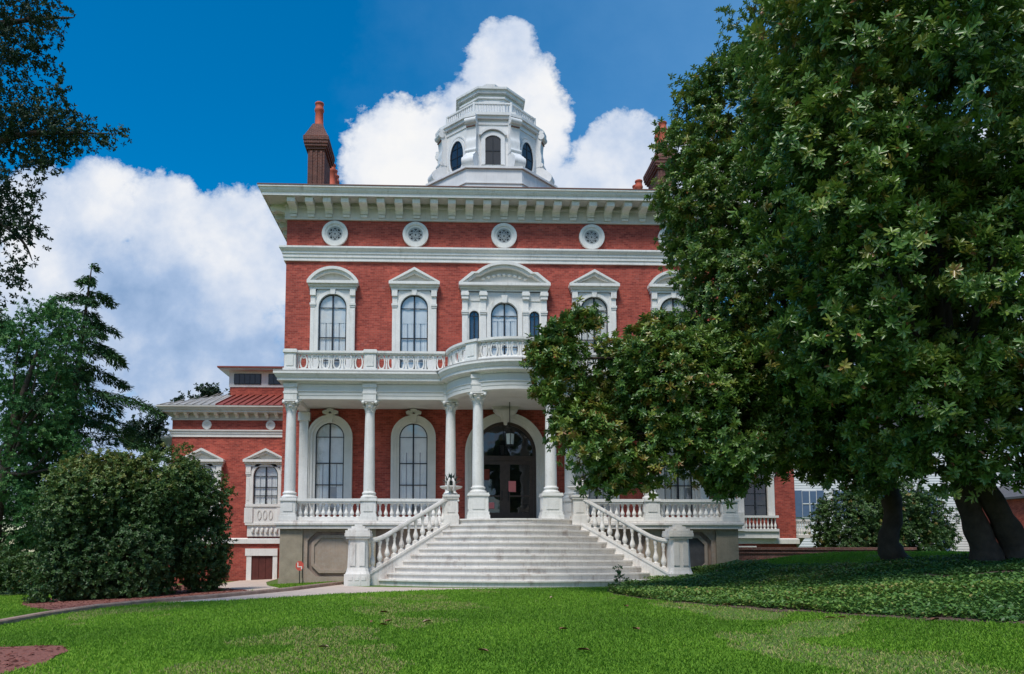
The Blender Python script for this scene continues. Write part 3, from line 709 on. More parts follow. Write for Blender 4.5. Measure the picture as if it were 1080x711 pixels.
def column(cx, cy, big=False, half=False):
    pw = .31 if not big else .385
    zp = 3.43 if not big else 3.52
    b = MB('white_paint'); r0, r1 = (.235, .195) if not big else (.235, .195)
    zc = 7.04; pr = [(r0 + (r1-r0)*(t**1.7), zp+.30 + (zc-zp-.30)*t) for t in [i/8 for i in range(9)]]
    b.lathe(pr, cx, cy, 20)
    f = b.build('column', house)
    p = MB('white_paint')
    if big:
        p.box(cx-.45, cx+.45, cy-.45, cy+.45, FLOOR, 2.66); p.box(cx-.42, cx+.42, cy-.42, cy+.42, 2.66, 2.78)
    else:
        p.box(cx-.36, cx+.36, cy-.36, cy+.36, FLOOR, 2.68); p.box(cx-.335, cx+.335, cy-.335, cy+.335, 2.68, 2.76)
    p.box(cx-pw, cx+pw, cy-pw, cy+pw, 2.7, zp-.12)
    for (sx, sy) in ((0, -1), (-1, 0), (1, 0)):       # raised panels on the die
        q = pw*.62
        if sx == 0: p.box(cx-q, cx+q, cy-pw-.025, cy, 2.88, zp-.2)
        else: p.box(min(cx, cx+sx*(pw+.025)), max(cx, cx+sx*(pw+.025)), cy-q, cy+q, 2.88, zp-.2)
    p.box(cx-pw-.05, cx+pw+.05, cy-pw-.05, cy+pw+.05, zp-.12, zp-.06); p.box(cx-pw-.03, cx+pw+.03, cy-pw-.03, cy+pw+.03, zp-.06, zp)
    p.build('pedestal', f)
    p = MB('white_paint'); p.lathe([(r0*1.38, 0), (r0*1.48, .04), (r0*1.38, .09), (r0*1.2, .11), (r0*1.12, .15), (r0*1.22, .18), (r0*1.26, .21), (r0*1.18, .25), (r0*1.02, .27), (r0, .31)], cx, cy, 20, z0=zp); p.build('column_base', f)
    p = MB('white_paint'); capital(p, cx, cy, r1, zc, 7.55); p.build('capital', f)
COLS = [(-9.24, -3.1), (-5.94, -3.1), (-2.53, -3.1), (2.53, -3.1), (5.94, -3.1), (9.24, -3.1)]
for c in COLS: column(*c)
for c in ((-1.45, -4.98), (1.45, -4.98)): column(*c, big=True)
for x in (-9.24, 9.24):                        # responds against the wall
    b = MB('white_paint'); b.box(x-.2, x+.2, -.28, 0, FLOOR, 7.2); b.box(x-.27, x+.27, -.36, 0, FLOOR, 3.42); b.box(x-.27, x+.27, -.34, 0, 7.2, 7.58); b.build('wall_pilaster', house)

# ---- entablature and ceilings
CP = [(-9.24, -.01), (-9.24, -3.1), (-2.53, -3.1)] + [p for p in portico_arc(2.53, 32) if p[1] < -3.15] + [(2.53, -3.1), (9.24, -3.1), (9.24, -.01)]
b = MB('cream_paint')
b.sweep([(-.22, 7.60), (.20, 7.60), (.20, 7.74), (.22, 7.76), (.22, 7.88), (.26, 7.92), (.24, 7.96), (.24, 8.22), (.20, 8.24), (-.22, 8.24)], CP)
b.mat('white_paint')
b.sweep([(-.22, 8.24), (.26, 8.24), (.30, 8.30), (.52, 8.33), (.52, 8.44), (.56, 8.46), (.62, 8.56), (.66, 8.60), (.66, 8.68), (-.22, 8.70)], CP)
ent = b.build('entablature', house)
b = MB('cream_paint')
b.box(-9.1, 9.1, -2.95, -.02, 7.80, 7.90); b.slab([(x*.985, y) for x, y in portico_arc(2.45)], 7.81, 7.91)
b.mat('roof_metal_pale'); b.slab([(-9.9, -.02), (-9.9, -3.74), (-3.2, -3.74)] + [p for p in portico_arc(3.17) if p[1] < -3.8] + [(3.2, -3.74), (9.9, -3.74), (9.9, -.02)], 8.695, 8.74)
b.build('porch_ceiling', house)
def impost(cx, cy):
    b = MB('white_paint'); b.box(cx-.27, cx+.27, cy-.31, cy+.25, 7.56, 8.22); b.box(cx-.30, cx+.30, cy-.35, cy+.25, 8.08, 8.24); b.box(cx-.30, cx+.30, cy-.33, cy+.25, 7.82, 7.90); b.build('impost_block', ent)
for c in COLS: impost(*c)
for c in ((-1.45, -4.98), (1.45, -4.98)): impost(*c)
for i, (cx, cy) in enumerate(COLS):
    for s in (-1, 1):
        if (i == 0 and s < 0) or (i == 5 and s > 0) or (i == 2 and s > 0) or (i == 3 and s < 0): continue
        q = [(cx+s*.25, 7.62), (cx+s*.25, 7.30)] + [(cx+s*(.25+.34*(1-math.cos(t))), 7.30+.30*math.sin(t)) for t in [PI/2*k/6 for k in range(1, 7)]] + [(cx+s*.62, 7.62)]
        b = MB('cream_paint'); b.prism(q, cy-.16, cy+.16); b.build('spandrel_bracket', ent)
for s in (-1, 1):
    for sg in (-1, 1):
        q = [(.25, 7.62), (.25, 7.30)] + [(.25+.34*(1-math.cos(t)), 7.30+.30*math.sin(t)) for t in [PI/2*k/6 for k in range(1, 7)]] + [(.62, 7.62)]
        a0 = math.atan2(-4.98-PCY, s*1.45)
        b = MB('cream_paint'); b.prism(q, -.14, .14, fn=lambda x, y, z: ((2.53+y)*math.cos(a0+sg*x/2.53), PCY+(2.53+y)*math.sin(a0+sg*x/2.53), z)); b.build('spandrel_bracket', ent)
# hanging carved corbel over the door
b = MB('cornice_paint'); b.lathe([(.0, 0), (.08, .02), (.10, .14), (.20, .22), (.24, .40), (.40, .46), (.55, .62), (.58, .72), (.30, .76), (.36, .92), (.7, 1.05)], 0, -.55, 14, sy=.75, z0=6.98)
for s in (-1, 1): b.tube([(s*.16, -.75, 7.45), (s*.34, -.75, 7.62), (s*.5, -.75, 7.72), (s*.66, -.75, 7.85)], [.08, .10, .08, .05], 8)
b.box(-.55, .55, -.9, -.1, 7.66, 7.8)
b.build('door_corbel', house)

# ---- balustrades
def baluster(b, cx, cy, z0, h, s=1.0):
    p = [(.075, 0), (.075, .05), (.045, .07), (.05, .10), (.088, .20), (.092, .28), (.075, .36), (.042, .52), (.036, .64), (.05, .70), (.036, .74), (.055, .84), (.07, .90), (.07, 1.0)]
    b.lathe([(r*s, z*h) for r, z in p], cx, cy, 8, z0=z0)
def porch_balustrade(x0, x1, y, nb):
    b = MB('white_paint'); b.box(x0, x1, y-.15, y+.15, FLOOR+.003, 2.66); b.box(x0, x1, y-.17, y+.17, 3.30, 3.42); b.box(x0, x1, y-.13, y+.13, 3.22, 3.30)
    f = b.build('porch_balustrade', house)
    for i in range(nb):
        m = MB('white_paint'); baluster(m, x0 + (i+.5)*(x1-x0)/nb, y, 2.66, .57); m.build('baluster', f)
porch_balustrade(-8.9, -6.28, -3.1, 11); porch_balustrade(-5.6, -2.87, -3.1, 11); porch_balustrade(2.87, 5.6, -3.1, 11); porch_balustrade(6.28, 8.9, -3.1, 11)
for s in (-1, 1):
    b = MB('white_paint'); x = s*9.24; b.box(x-.15, x+.15, -2.75, -.3, FLOOR+.003, 2.66); b.box(x-.17, x+.17, -2.75, -.3, 3.30, 3.42); f = b.build('porch_balustrade', house)
    for i in range(9): m = MB('white_paint'); baluster(m, x, -2.6+i*.27, 2.66, .64); m.build('baluster', f)

ZB, ZT = 8.74, 9.70
def post(cx, cy, w=.24):
    b = MB('white_paint'); b.box(cx-w, cx+w, cy-w, cy+w, ZB, ZT-.10); b.box(cx-w-.05, cx+w+.05, cy-w-.05, cy+w+.05, ZB, ZB+.17); b.box(cx-w*.6, cx+w*.6, cy-w-.025, cy, ZB+.28, ZT-.22)
    b.box(cx-w-.06, cx+w+.06, cy-w-.06, cy+w+.06, ZT-.12, ZT-.02); b.box(cx-w-.03, cx+w+.03, cy-w-.03, cy+w+.03, ZT-.03, ZT+.03); b.build('balcony_post', house)
def fret(L, fn, ydep=.05):
    """openwork of interlaced rings and drops along length L; fn maps (s, depth, z)"""
    b = MB('white_paint'); n = max(1, round(L/.44)); u = L/n
    for i in range(n):
        c = (i+.5)*u; zc = ZB+.50
        b.band(ellipse(c, zc-.02, u*.26, .24, 18), ellipse(c, zc-.02, u*.38, .33, 18), -ydep, ydep, closed=True, fn=fn)
        b.band(ellipse(c, zc+.24, u*.10, .06, 12), ellipse(c, zc+.24, u*.19, .11, 12), -ydep*.9, ydep*.9, closed=True, fn=fn)
        for s in (-1, 1):
            q = [(c+s*u*.50, zc-.32), (c+s*u*.40, zc-.26), (c+s*u*.42, zc-.12), (c+s*u*.46, zc), (c+s*u*.36, zc+.16), (c+s*u*.30, zc+.30), (c+s*u*.38, zc+.34), (c+s*u*.50, zc+.34)]
            if s < 0: q = q[::-1]
            b.prism(q, -ydep*.8, ydep*.8, fn=fn)
    return b
def straight_panel(x0, x1, y):
    b = MB('white_paint'); b.box(x0, x1, y-.16, y+.16, ZB, ZB+.15); b.box(x0, x1, y-.12, y+.12, ZB+.15, ZB+.19); b.box(x0, x1, y-.16, y+.16, ZT-.10, ZT-.005); b.box(x0, x1, y-.12, y+.12, ZT-.15, ZT-.10)
    f = b.build('balcony_rail', house); fret(x1-x0, lambda s, d, z: (x0+s, y+d, z)).build('fretwork', f)
for cx in (-9.3, -5.94, 5.94, 9.3): post(cx, -3.1)
straight_panel(-9.0, -6.2, -3.1); straight_panel(-5.68, -2.78, -3.1); straight_panel(2.78, 5.68, -3.1); straight_panel(6.2, 9.0, -3.1)
RB = 2.62
b = MB('white_paint'); arcp = [p for p in portico_arc(RB, 40)]
b.sweep([(-.16, ZB), (.16, ZB), (.16, ZB+.15), (.12, ZB+.19), (-.12, ZB+.19), (-.16, ZB+.15)], arcp)
b.sweep([(-.12, ZT-.15), (.12, ZT-.15), (.16, ZT-.10), (.16, ZT-.005), (-.16, ZT-.005), (-.16, ZT-.10)], arcp)
rail = b.build('curved_balcony_rail', house)
angs = [180, 232, 308, 360]
for a0, a1 in zip(angs, angs[1:]):
    g0 = R(a0) + .28/RB*(0.5 if a0 == 180 else 1); g1 = R(a1) - .28/RB*(0.5 if a1 == 360 else 1)
    fret((g1-g0)*RB, lambda s, d, z: ((RB-d)*math.cos(g0+s/RB), PCY+(RB-d)*math.sin(g0+s/RB), z)).build('fretwork', rail)
for a in angs[1:-1]:
    m = MB('white_paint'); c, s_ = math.cos(R(a)), math.sin(R(a))
    def rb(w, d, z0, z1):
        v = [(c*(RB+dd) - s_*ww, PCY + s_*(RB+dd) + c*ww, z) for z in (z0, z1) for dd, ww in ((-d, -w), (d, -w), (d, w), (-d, w))]
        m.add(v, [(3, 2, 1, 0), (4, 5, 6, 7), (0, 1, 5, 4), (1, 2, 6, 5), (2, 3, 7, 6), (3, 0, 4, 7)])
    rb(.27, .2, ZB, ZT-.1); rb(.31, .25, ZB, ZB+.17); rb(.32, .26, ZT-.12, ZT-.02); rb(.16, .225, ZB+.28, ZT-.22); m.build('balcony_post', house)

# ---- cupola
def octp(a, cx=0.0, cy=11.0):
    r = a/math.cos(PI/8); return [(cx + r*math.cos(PI/8 + k*PI/4), cy + r*math.sin(PI/8 + k*PI/4)) for k in range(8)]
def cupola():
    b = MB('cupola_paint')
    b.slab(octp(3.90), 19.0, 23.22); b.slab(octp(3.80), 23.2, 23.34)
    b.slab(octp(4.02), 23.24, 23.36); b.slab(octp(3.3), 23.36, 23.62); b.slab(octp(3.96), 22.35, 22.42)
    b.slab(octp(2.95), 23.5, 26.9)
    b.slab(octp(3.0), 26.45, 26.6); b.slab(octp(3.12), 26.78, 26.95); b.slab(octp(3.22), 26.95, 27.12); b.slab(octp(2.95), 27.12, 27.2)
    root = b.build('cupola', house)
    # faces k: centre angle k*45 deg; front face is at -90 deg
    def frame(a, d):                          # local frame on a face: u along, out, z
        c, s_ = math.cos(a), math.sin(a)
        return lambda x, y, z: (c*(d-y) - s_*x, 11 + s_*(d-y) + c*x, z)
    for k in range(8):
        a = k*PI/4; fn = frame(a, 2.95); front = k % 2 == 0
        w = MB('cupola_paint')
        if front:
            zs = 25.55
            w.band(seg_arch(0, 24.0, zs, .46, .22), seg_arch(0, 23.95, zs+.16, .70, .30), -.10, .0, fn=fn)
            w.band(seg_arch(0, 25.75, zs+.20, .70, .36), seg_arch(0, 25.75, zs+.30, .82, .40), -.2, .0, fn=fn)
            f = w.build('cupola_window', root)
            g = MB('cupola_glass'); o = seg_arch(0, 24.0, zs, .46, .22); g.prism(o, -.03, -.01, fn=fn)
            g.mat('sash_paint'); g.prism([(-.03, 24.0), (-.03, 25.7), (.03, 25.7), (.03, 24.0)], -.06, -.025, fn=fn); g.prism([(-.46, 24.8), (-.46, 24.88), (.46, 24.88), (.46, 24.8)], -.055, -.026, fn=fn)
        else:
            w.band(ellipse(0, 24.85, .56, 1.0), ellipse(0, 24.85, .70, 1.16), -.10, 0, closed=True, fn=fn)
            w.band(ellipse(0, 24.85, .78, 1.26), ellipse(0, 24.85, .86, 1.36), -.05, 0, closed=True, fn=fn)
            f = w.build('cupola_window', root)
            g = MB('cupola_glass'); g.prism(ellipse(0, 24.85, .56, 1.0), -.03, -.01, fn=fn)
            g.mat('sash_paint'); g.prism([(-.025, 23.86), (-.025, 25.84), (.025, 25.84), (.025, 23.86)], -.06, -.025, fn=fn)
            for zz in (24.3, 24.85, 25.4): g.prism([(-.5, zz-.02), (-.5, zz+.02), (.5, zz+.02), (.5, zz-.02)], -.055, -.026, fn=fn)
            g.band(ellipse(0, 24.85, .50, .93), ellipse(0, 24.85, .56, 1.0), -.065, -.02, closed=True, fn=fn)
        o = g.build('pane', f) if False else g
        # sub-part level is used up by the window: glass joins it as one more sub-part of the cupola
        o.build('cupola_pane', root)
    for k in range(8):                         # scroll brackets on the corners
        a = PI/8 + k*PI/4; c, s_ = math.cos(a), math.sin(a); d0 = 2.86/math.cos(PI/8)
        pr = [(-.1, 23.4), (.55, 23.4), (.82, 23.55), (.92, 23.85), (.84, 24.15), (.62, 24.35), (.42, 24.55), (.34, 24.85), (.34, 25.3), (.28, 25.6), (.30, 26.0), (.36, 26.3), (.50, 26.42), (.52, 26.62), (.40, 26.78), (-.1, 26.78)]
        core = [np.array(p) for p in pr[1:-1]]; sm_ = []
        for i_ in range(len(core)-1):
            q0, q1, q2, q3 = core[max(i_-1, 0)], core[i_], core[i_+1], core[min(i_+2, len(core)-1)]
            for t in (0, .25, .5, .75): sm_.append(tuple(.5*((2*q1)+(q2-q0)*t+(2*q0-5*q1+4*q2-q3)*t*t+(3*q1-q0-3*q2+q3)*t**3)))
        pr = [pr[0]] + sm_ + [tuple(core[-1]), pr[-1]]
        b = MB('cupola_paint'); n = len(pr)
        for hw, sh in ((.31, 0.0),):
            v = [(c*(d0+d) - s_*w, 11 + s_*(d0+d) + c*w, z) for w in (-hw, hw) for d, z in pr]
            b.add(v, [tuple(range(n)), tuple(range(2*n-1, n-1, -1))] + [(i, i+n, (i+1) % n+n, (i+1) % n) for i in range(n)])
        for zz, dd, rr in ((23.85, .52, .34), (26.55, .32, .17)):       # volutes
            for sg in (-1, 1):
                v = []; m_ = 14
                for e in (0, 1):
                    for j in range(m_): t = 2*PI*j/m_; v.append((c*(d0+dd+rr*math.cos(t)) - s_*sg*(.29+.06*e), 11 + s_*(d0+dd+rr*math.cos(t)) + c*sg*(.29+.06*e), zz+rr*math.sin(t)))
                b.add(v, [tuple(range(m_)), tuple(range(m_, 2*m_))] + [(j, (j+1) % m_, (j+1) % m_+m_, j+m_) for j in range(m_)])
        for zz, dd, rr, hw_ in ((23.86, .66, .33, .36), (26.55, .36, .19, .36), (24.72, .34, .12, .35)):
            b.tube([(c*(d0+dd) - s_*w, 11 + s_*(d0+dd) + c*w, zz) for w in (-hw_, hw_)], rr, 14)
        def rb(w, da, db, z0, z1):
            v = [(c*(d0+dd) - s_*ww, 11 + s_*(d0+dd) + c*ww, z) for z in (z0, z1) for dd, ww in ((da, -w), (db, -w), (db, w), (da, w))]
            b.add(v, [(3, 2, 1, 0), (4, 5, 6, 7), (0, 1, 5, 4), (1, 2, 6, 5), (2, 3, 7, 6), (3, 0, 4, 7)])
        rb(.34, -.2, .50, 26.74, 26.9); rb(.33, -.2, .42, 24.62, 24.72)
        b.mat('roof_tin'); rb(.28, -.1, .40, 26.2, 26.25)
        b.build('scroll_bracket', root)
    # railing and lantern stage
    rl = octp(2.70); b = MB('cupola_paint')
    for i in range(8):
        p, q = np.array(rl[i]), np.array(rl[(i+1) % 8]); n = 14
        for k in range(n):
            m = p + (q-p)*(k+.5)/n; b.tube([(m[0], m[1], 27.25), (m[0], m[1], 27.9)], .045, 6)
        b.tube([(p[0], p[1], 27.2), (p[0], p[1], 28.0)], .09, 6)
    b.sweep([(-.08, 27.88), (.08, 27.88), (.08, 27.97), (-.08, 27.97)], rl[::-1], closed=True); b.sweep([(-.08, 27.2), (.08, 27.2), (.08, 27.28), (-.08, 27.28)], rl[::-1], closed=True)
    b.build('cupola_railing', root)
    b = MB('cupola_paint'); b.slab(octp(1.85), 27.1, 29.1); b.slab(octp(1.95), 28.75, 28.85); b.slab(octp(2.05), 29.05, 29.25); b.slab(octp(2.16), 29.25, 29.38); 
    for k in range(8):
        fn = frame(k*PI/4, 1.85); b.prism([(-.5, 27.8), (-.5, 28.6), (.5, 28.6), (.5, 27.8)], -.05, 0, fn=fn)
    b.build('lantern_stage', root)
    b = MB('roof_tin'); p0, p1 = octp(2.16), octp(.62)
    b.add([(x, y, 29.38) for x, y in p0] + [(x, y, 30.35) for x, y in p1], [(i, (i+1) % 8, (i+1) % 8+8, i+8) for i in range(8)])
    b.mat('cupola_paint'); b.slab(octp(.66), 30.33, 30.50); b.slab(octp(.5), 30.5, 30.58)
    b.build('cupola_roof', root)
cupola()

# ---- chimneys
def chimney_pot(b, cx, cy, z0, h, r):
    b.lathe([(r*1.15, 0), (r*1.15, .12), (r, .16), (r*.92, h*.62), (r*1.1, h*.66), (r*1.12, h*.74), (r*.95, h*.78), (r*.9, h*.90), (r*1.05, h*.92), (r*1.05, h*.97), (r*.7, h)], cx, cy, 12, z0=z0)
def chimney(x0, x1, y0, y1, zc, zp, pots, hp):
    b = MB('dark_brick'); cx = (x0+x1)/2
    b.box(x0, x1, y0, y1, 17.5, zc); b.box(x0-.06, x1+.06, y0-.06, y1+.06, 17.5, 19.9)
    for i in range(3): b.box(x0+.18+i*(x1-x0-.36)/2-.06, x0+.18+i*(x1-x0-.36)/2+.06, y0-.05, y0+.05, 20.0, zc-.7)
    for i, (d, za, zb) in enumerate(((.08, zc-.62, zc-.48), (.16, zc-.48, zc-.34), (.20, zc-.34, zc-.16), (.23, zc-.16, zc+.05))): b.box(x0-d, x1+d, y0-d, y1+d, za, zb)
    d = .20; t = .20
    v = [(x0-d, y0-d, zc+.05), (x1+d, y0-d, zc+.05), (x1+d, y1+d, zc+.05), (x0-d, y1+d, zc+.05), (x0+t, y0+t, zp), (x1-t, y0+t, zp), (x1-t, y1-t, zp), (x0+t, y1-t, zp)]
    b.add(v, [(0, 1, 5, 4), (1, 2, 6, 5), (2, 3, 7, 6), (3, 0, 4, 7), (4, 5, 6, 7)])
    f = b.build('chimney', house)
    for k in range(pots):
        m = MB('terracotta'); chimney_pot(m, cx, y0+.6+k*(y1-y0-1.2)/max(1, pots-1) if pots > 1 else (y0+y1)/2-.25, zp-.02, hp, .23); m.build('chimney_pot', f)
chimney(-10.12, -9.24, 4.0, 5.9, 23.15, 24.1, 1, 1.5)
chimney(-10.3, -9.3, 9.6, 12.2, 22.6, 23.5, 3, 1.5)
chimney(8.95, 9.95, 5.0, 7.0, 22.9, 23.8, 2, 1.6)
chimney(9.0, 9.8, 10.2, 13.4, 22.0, 23.0, 4, 1.6)

# ---- side wings
WY = 6.0
def wing(s, xo, zt=8.35):
    """one wing: s = -1 left, +1 right; xo outer wall x"""
    x0, x1 = sorted((s*10.0, xo))
    b = MB('red_brick'); b.box(x0, x1, WY, WY+9, -1.5, zt); f = b.build('wing_wall', house)
    def run(prof, mat, name):
        b = MB(mat)
        b.sweep(prof, [(x0, WY+9), (x0, WY), (x1+.3, WY)] if s < 0 else [(x0-.3, WY), (x1, WY), (x1, WY+9)]); return b.build(name, house)
    run([(-.05, 7.34), (.06, 7.34), (.06, 7.5), (.10, 7.52), (.10, 7.62), (.16, 7.66), (.16, 7.72), (-.05, 7.74)], 'white_paint', 'string_course')
    c = run([(-.05, 8.25), (.06, 8.25), (.06, 8.34), (.03, 8.36), (.03, 8.62), (.50, 8.62), (.50, 8.70), (.56, 8.74), (.62, 8.84), (.68, 8.88), (.68, 8.94), (-.05, 8.96)], 'cornice_paint', 'wing_cornice')
    n = 14
    for i in range(n):
        x = x0 + .25 + i*(x1-x0-.5)/(n-1); m = MB('white_paint')
        m.prism([(0, 8.36), (.1, 8.36), (.14, 8.46), (.36, 8.52), (.44, 8.62), (0, 8.62)], -.09, .09, fn=lambda a, e, z: (x+e, WY-a, z)); m.build('bracket', c)
    run([(-.05, 1.62), (.12, 1.62), (.12, 1.86), (.06, 1.92), (-.05, 1.92)], 'white_paint', 'water_table')
    return x0, x1
xl = wing(-1, -17.45)
for cx in (-15.75, -12.35): upper_window('wing_window', cx, 'tri', z0=3.72, zs=5.22, zt=5.72, zp=5.96, za=6.70, yb=WY, lowpanel=True, glass='window_glass')
for cx in (-15.6, -12.2):
    b = MB('white_paint'); b.band(ellipse(cx, 8.0, .12, .12), ellipse(cx, 8.0, .25, .25), WY-.08, WY, closed=True); b.prism(ellipse(cx, 8.0, .13, .13), WY-.04, WY-.01); b.build('roundel', house)
# low hipped roofs of the left wing and its clerestory
b = MB('roof_metal_pale')
b.add([(-18.1, WY-.66, 8.97), (-10.2, WY-.66, 8.97), (-10.2, WY+9.6, 8.97), (-18.1, WY+9.6, 8.97), (-15.6, WY+3.2, 10.30), (-10.2, WY+3.2, 10.30), (-10.2, WY+6, 10.30), (-15.6, WY+6, 10.30)], [(3, 0, 4, 7), (2, 3, 7, 6), (4, 5, 6, 7)])
b.add([(-18.1, WY-.66, 8.97), (-15.0, WY-.66, 8.97), (-15.0, WY+3.2, 10.30), (-15.6, WY+3.2, 10.30)], [(0, 1, 2, 3)])
b.mat('roof_metal_red'); b.add([(-15.0, WY-.66, 8.97), (-10.2, WY-.66, 8.97), (-10.2, WY+3.2, 10.30), (-15.0, WY+3.2, 10.30)], [(0, 1, 2, 3)])
b.mat('roof_metal_red')
for k in range(13): x = -15.0 + k*.38; b.add([(x-.02, WY-.6, 8.99), (x+.02, WY-.6, 8.99), (x+.02, WY+3.2, 10.32), (x-.02, WY+3.2, 10.32), (x-.02, WY-.6, 9.05), (x+.02, WY-.6, 9.05), (x+.02, WY+3.2, 10.38), (x-.02, WY+3.2, 10.38)], [(4, 5, 6, 7), (0, 4, 7, 3), (1, 2, 6, 5), (0, 1, 5, 4)])
b.mat('roof_metal_pale')
for k in range(7): x = -17.9 + k*.42; b.tube([(x, WY-.62, 9.0), (x+(.35 if k < 5 else .1), min(WY+3.1, WY-.62+(.8+k*.62)), min(10.44, 9.0+(.8+k*.62)*.385))], .022, 5)
b.build('wing_roof', house)
CY = WY+3.0
b = MB('red_brick'); b.box(-15.3, -10.1, CY, CY+4, 9.8, 10.75); b.mat('white_paint'); b.box(-15.35, -10.1, CY-.04, CY+4, 10.72, 11.75)
cl = b.build('clerestory', house)
b = MB('roof_metal_red'); b.box(-15.9, -10.1, CY-.6, CY+4.6, 11.75, 11.83); b.mat('cornice_paint'); b.box(-15.8, -10.1, CY-.5, CY+4.5, 11.66, 11.76); b.build('clerestory_roof', cl)
for cx in (-14.28, -12.3):
    b = MB('sash_paint'); b.box(cx-.78, cx+.78, CY-.08, CY-.03, 10.88, 11.50)
    b.mat('cupola_glass')
    for k in range(5): b.box(cx-.74+k*.30, cx-.74+k*.30+.26, CY-.095, CY-.07, 10.92, 11.46)
    b.build('clerestory_window', cl)
# corner hood of the side bay on the left
b = MB('white_paint'); b.lathe([(.30, -.5), (.5, -.35), (.58, -.1), (.85, .0), (.92, .18), (1.05, .24), (1.1, .40), (.2, .46)], -17.5, WY+1.6, 20, z0=7.1)
for k in range(7):
    a = PI*(.62+.16*k); b.box(-17.5+.72*math.cos(a)-.05, -17.5+.72*math.cos(a)+.05, WY+1.6+.72*math.sin(a)-.05, WY+1.6+.72*math.sin(a)+.05, 6.75, 7.1)
b.build('bay_hood', house)
# cellar door under the left wing
b = MB('white_paint'); b.box(-13.35, -11.65, WY-.16, WY, .98, 1.36); b.box(-13.28, -13.02, WY-.12, WY, -.6, .98); b.box(-11.9, -11.66, WY-.12, WY, -.6, .98)
f = b.build('cellar_door', house); m = MB('wood_door_brown'); m.box(-13.02, -11.9, WY-.05, WY-.01, -.6, .98)
for k in range(3): m.box(-12.95+k*.36, -12.65+k*.36, WY-.075, WY-.04, -.5, .9)
m.build('door_leaf', f)
# right wing
xr = wing(1, 16.4)
f = upper_window('wing_window', 14.15, 'tri', z0=3.05, zs=5.22, zt=5.72, zp=5.96, za=6.70, yb=WY, curtain=False, glass='dark_glass')
b = MB('room_brown')
for k in range(8): b.box(13.55+k*.16, 13.66+k*.16, WY-.05, WY-.03, 4.0, 5.4)
b.build('curtain', f)
b = MB('white_paint'); b.box(13.0, 15.25, WY-.5, WY, 2.28, 2.42); b.box(13.0, 15.25, WY-.5, WY-.24, 3.02, 3.14); b.box(12.95, 13.35, WY-.56, WY, 2.3, 3.3); b.box(12.9, 15.3, WY-.4, WY, 1.92, 2.28)
for k in range(9): baluster(b, 13.5+k*.2, WY-.37, 2.42, .6, .8)
b.build('window_balcony', house)
b = MB('white_paint')
b.slab([(16.3, WY+.6), (17.6, WY+.6), (17.9, WY+1.0), (17.9, WY+2.4), (16.3, WY+2.4)], 1.95, 2.12)
b.slab([(16.3, WY+.65), (17.55, WY+.65), (17.82, WY+1.05), (17.82, WY+2.3), (16.3, WY+2.3)], 2.86, 2.98)
for k in range(9): baluster(b, 16.5+k*.14, WY+.72+max(0, k-7)*.2, 2.12, .74, .8)
b.prism([(0, 1.1), (.5, 1.3), (1.0, 1.95), (0, 1.95)], -.3, .3, fn=lambda a, e, z: (16.4+a, WY+1.4+e, z))
b.build('side_balcony', house)

# ------------------------------------------------------------------ front steps
steps = thing('front_steps', (0, -6.5, 0), 'broad flared white marble front steps with baluster railings rising to the portico', 'steps')
NS = 11; DZ = 2.5/NS
def step_edge(i, n=24, ex=0.0):
    t = (i+1)/NS
    hc = 2.30 + (5.42-2.30)*t; ye = -5.15 - 1.75*t; yc = -5.95 - 2.75*t
    sg = ye - yc; Rr = (hc*hc + sg*sg)/(2*sg); a0 = math.asin(hc/Rr)
    return [((Rr+ex)*math.sin(-a0+2*a0*k/n), yc + Rr - (Rr+ex)*math.cos(-a0+2*a0*k/n)) for k in range(n+1)]
for i in range(NS):
    zt = FLOOR - DZ*i if False else FLOOR - DZ*(i+1) + DZ
    zt = FLOOR - .004 - DZ*i
    b = MB('white_marble'); e = step_edge(i-1 if i else -1); yb = -3.6 - .012*i
    e = step_edge(i-.0) if False else step_edge(i-1)
    b.slab([(e[0][0], yb)] + e + [(e[-1][0], yb)], -.4, zt-.055)
    e2 = step_edge(i-1, ex=.075); b.slab([(e2[0][0], yb-.003)] + e2 + [(e2[-1][0], yb-.003)], zt-.055, zt)
    b.build('step', steps)
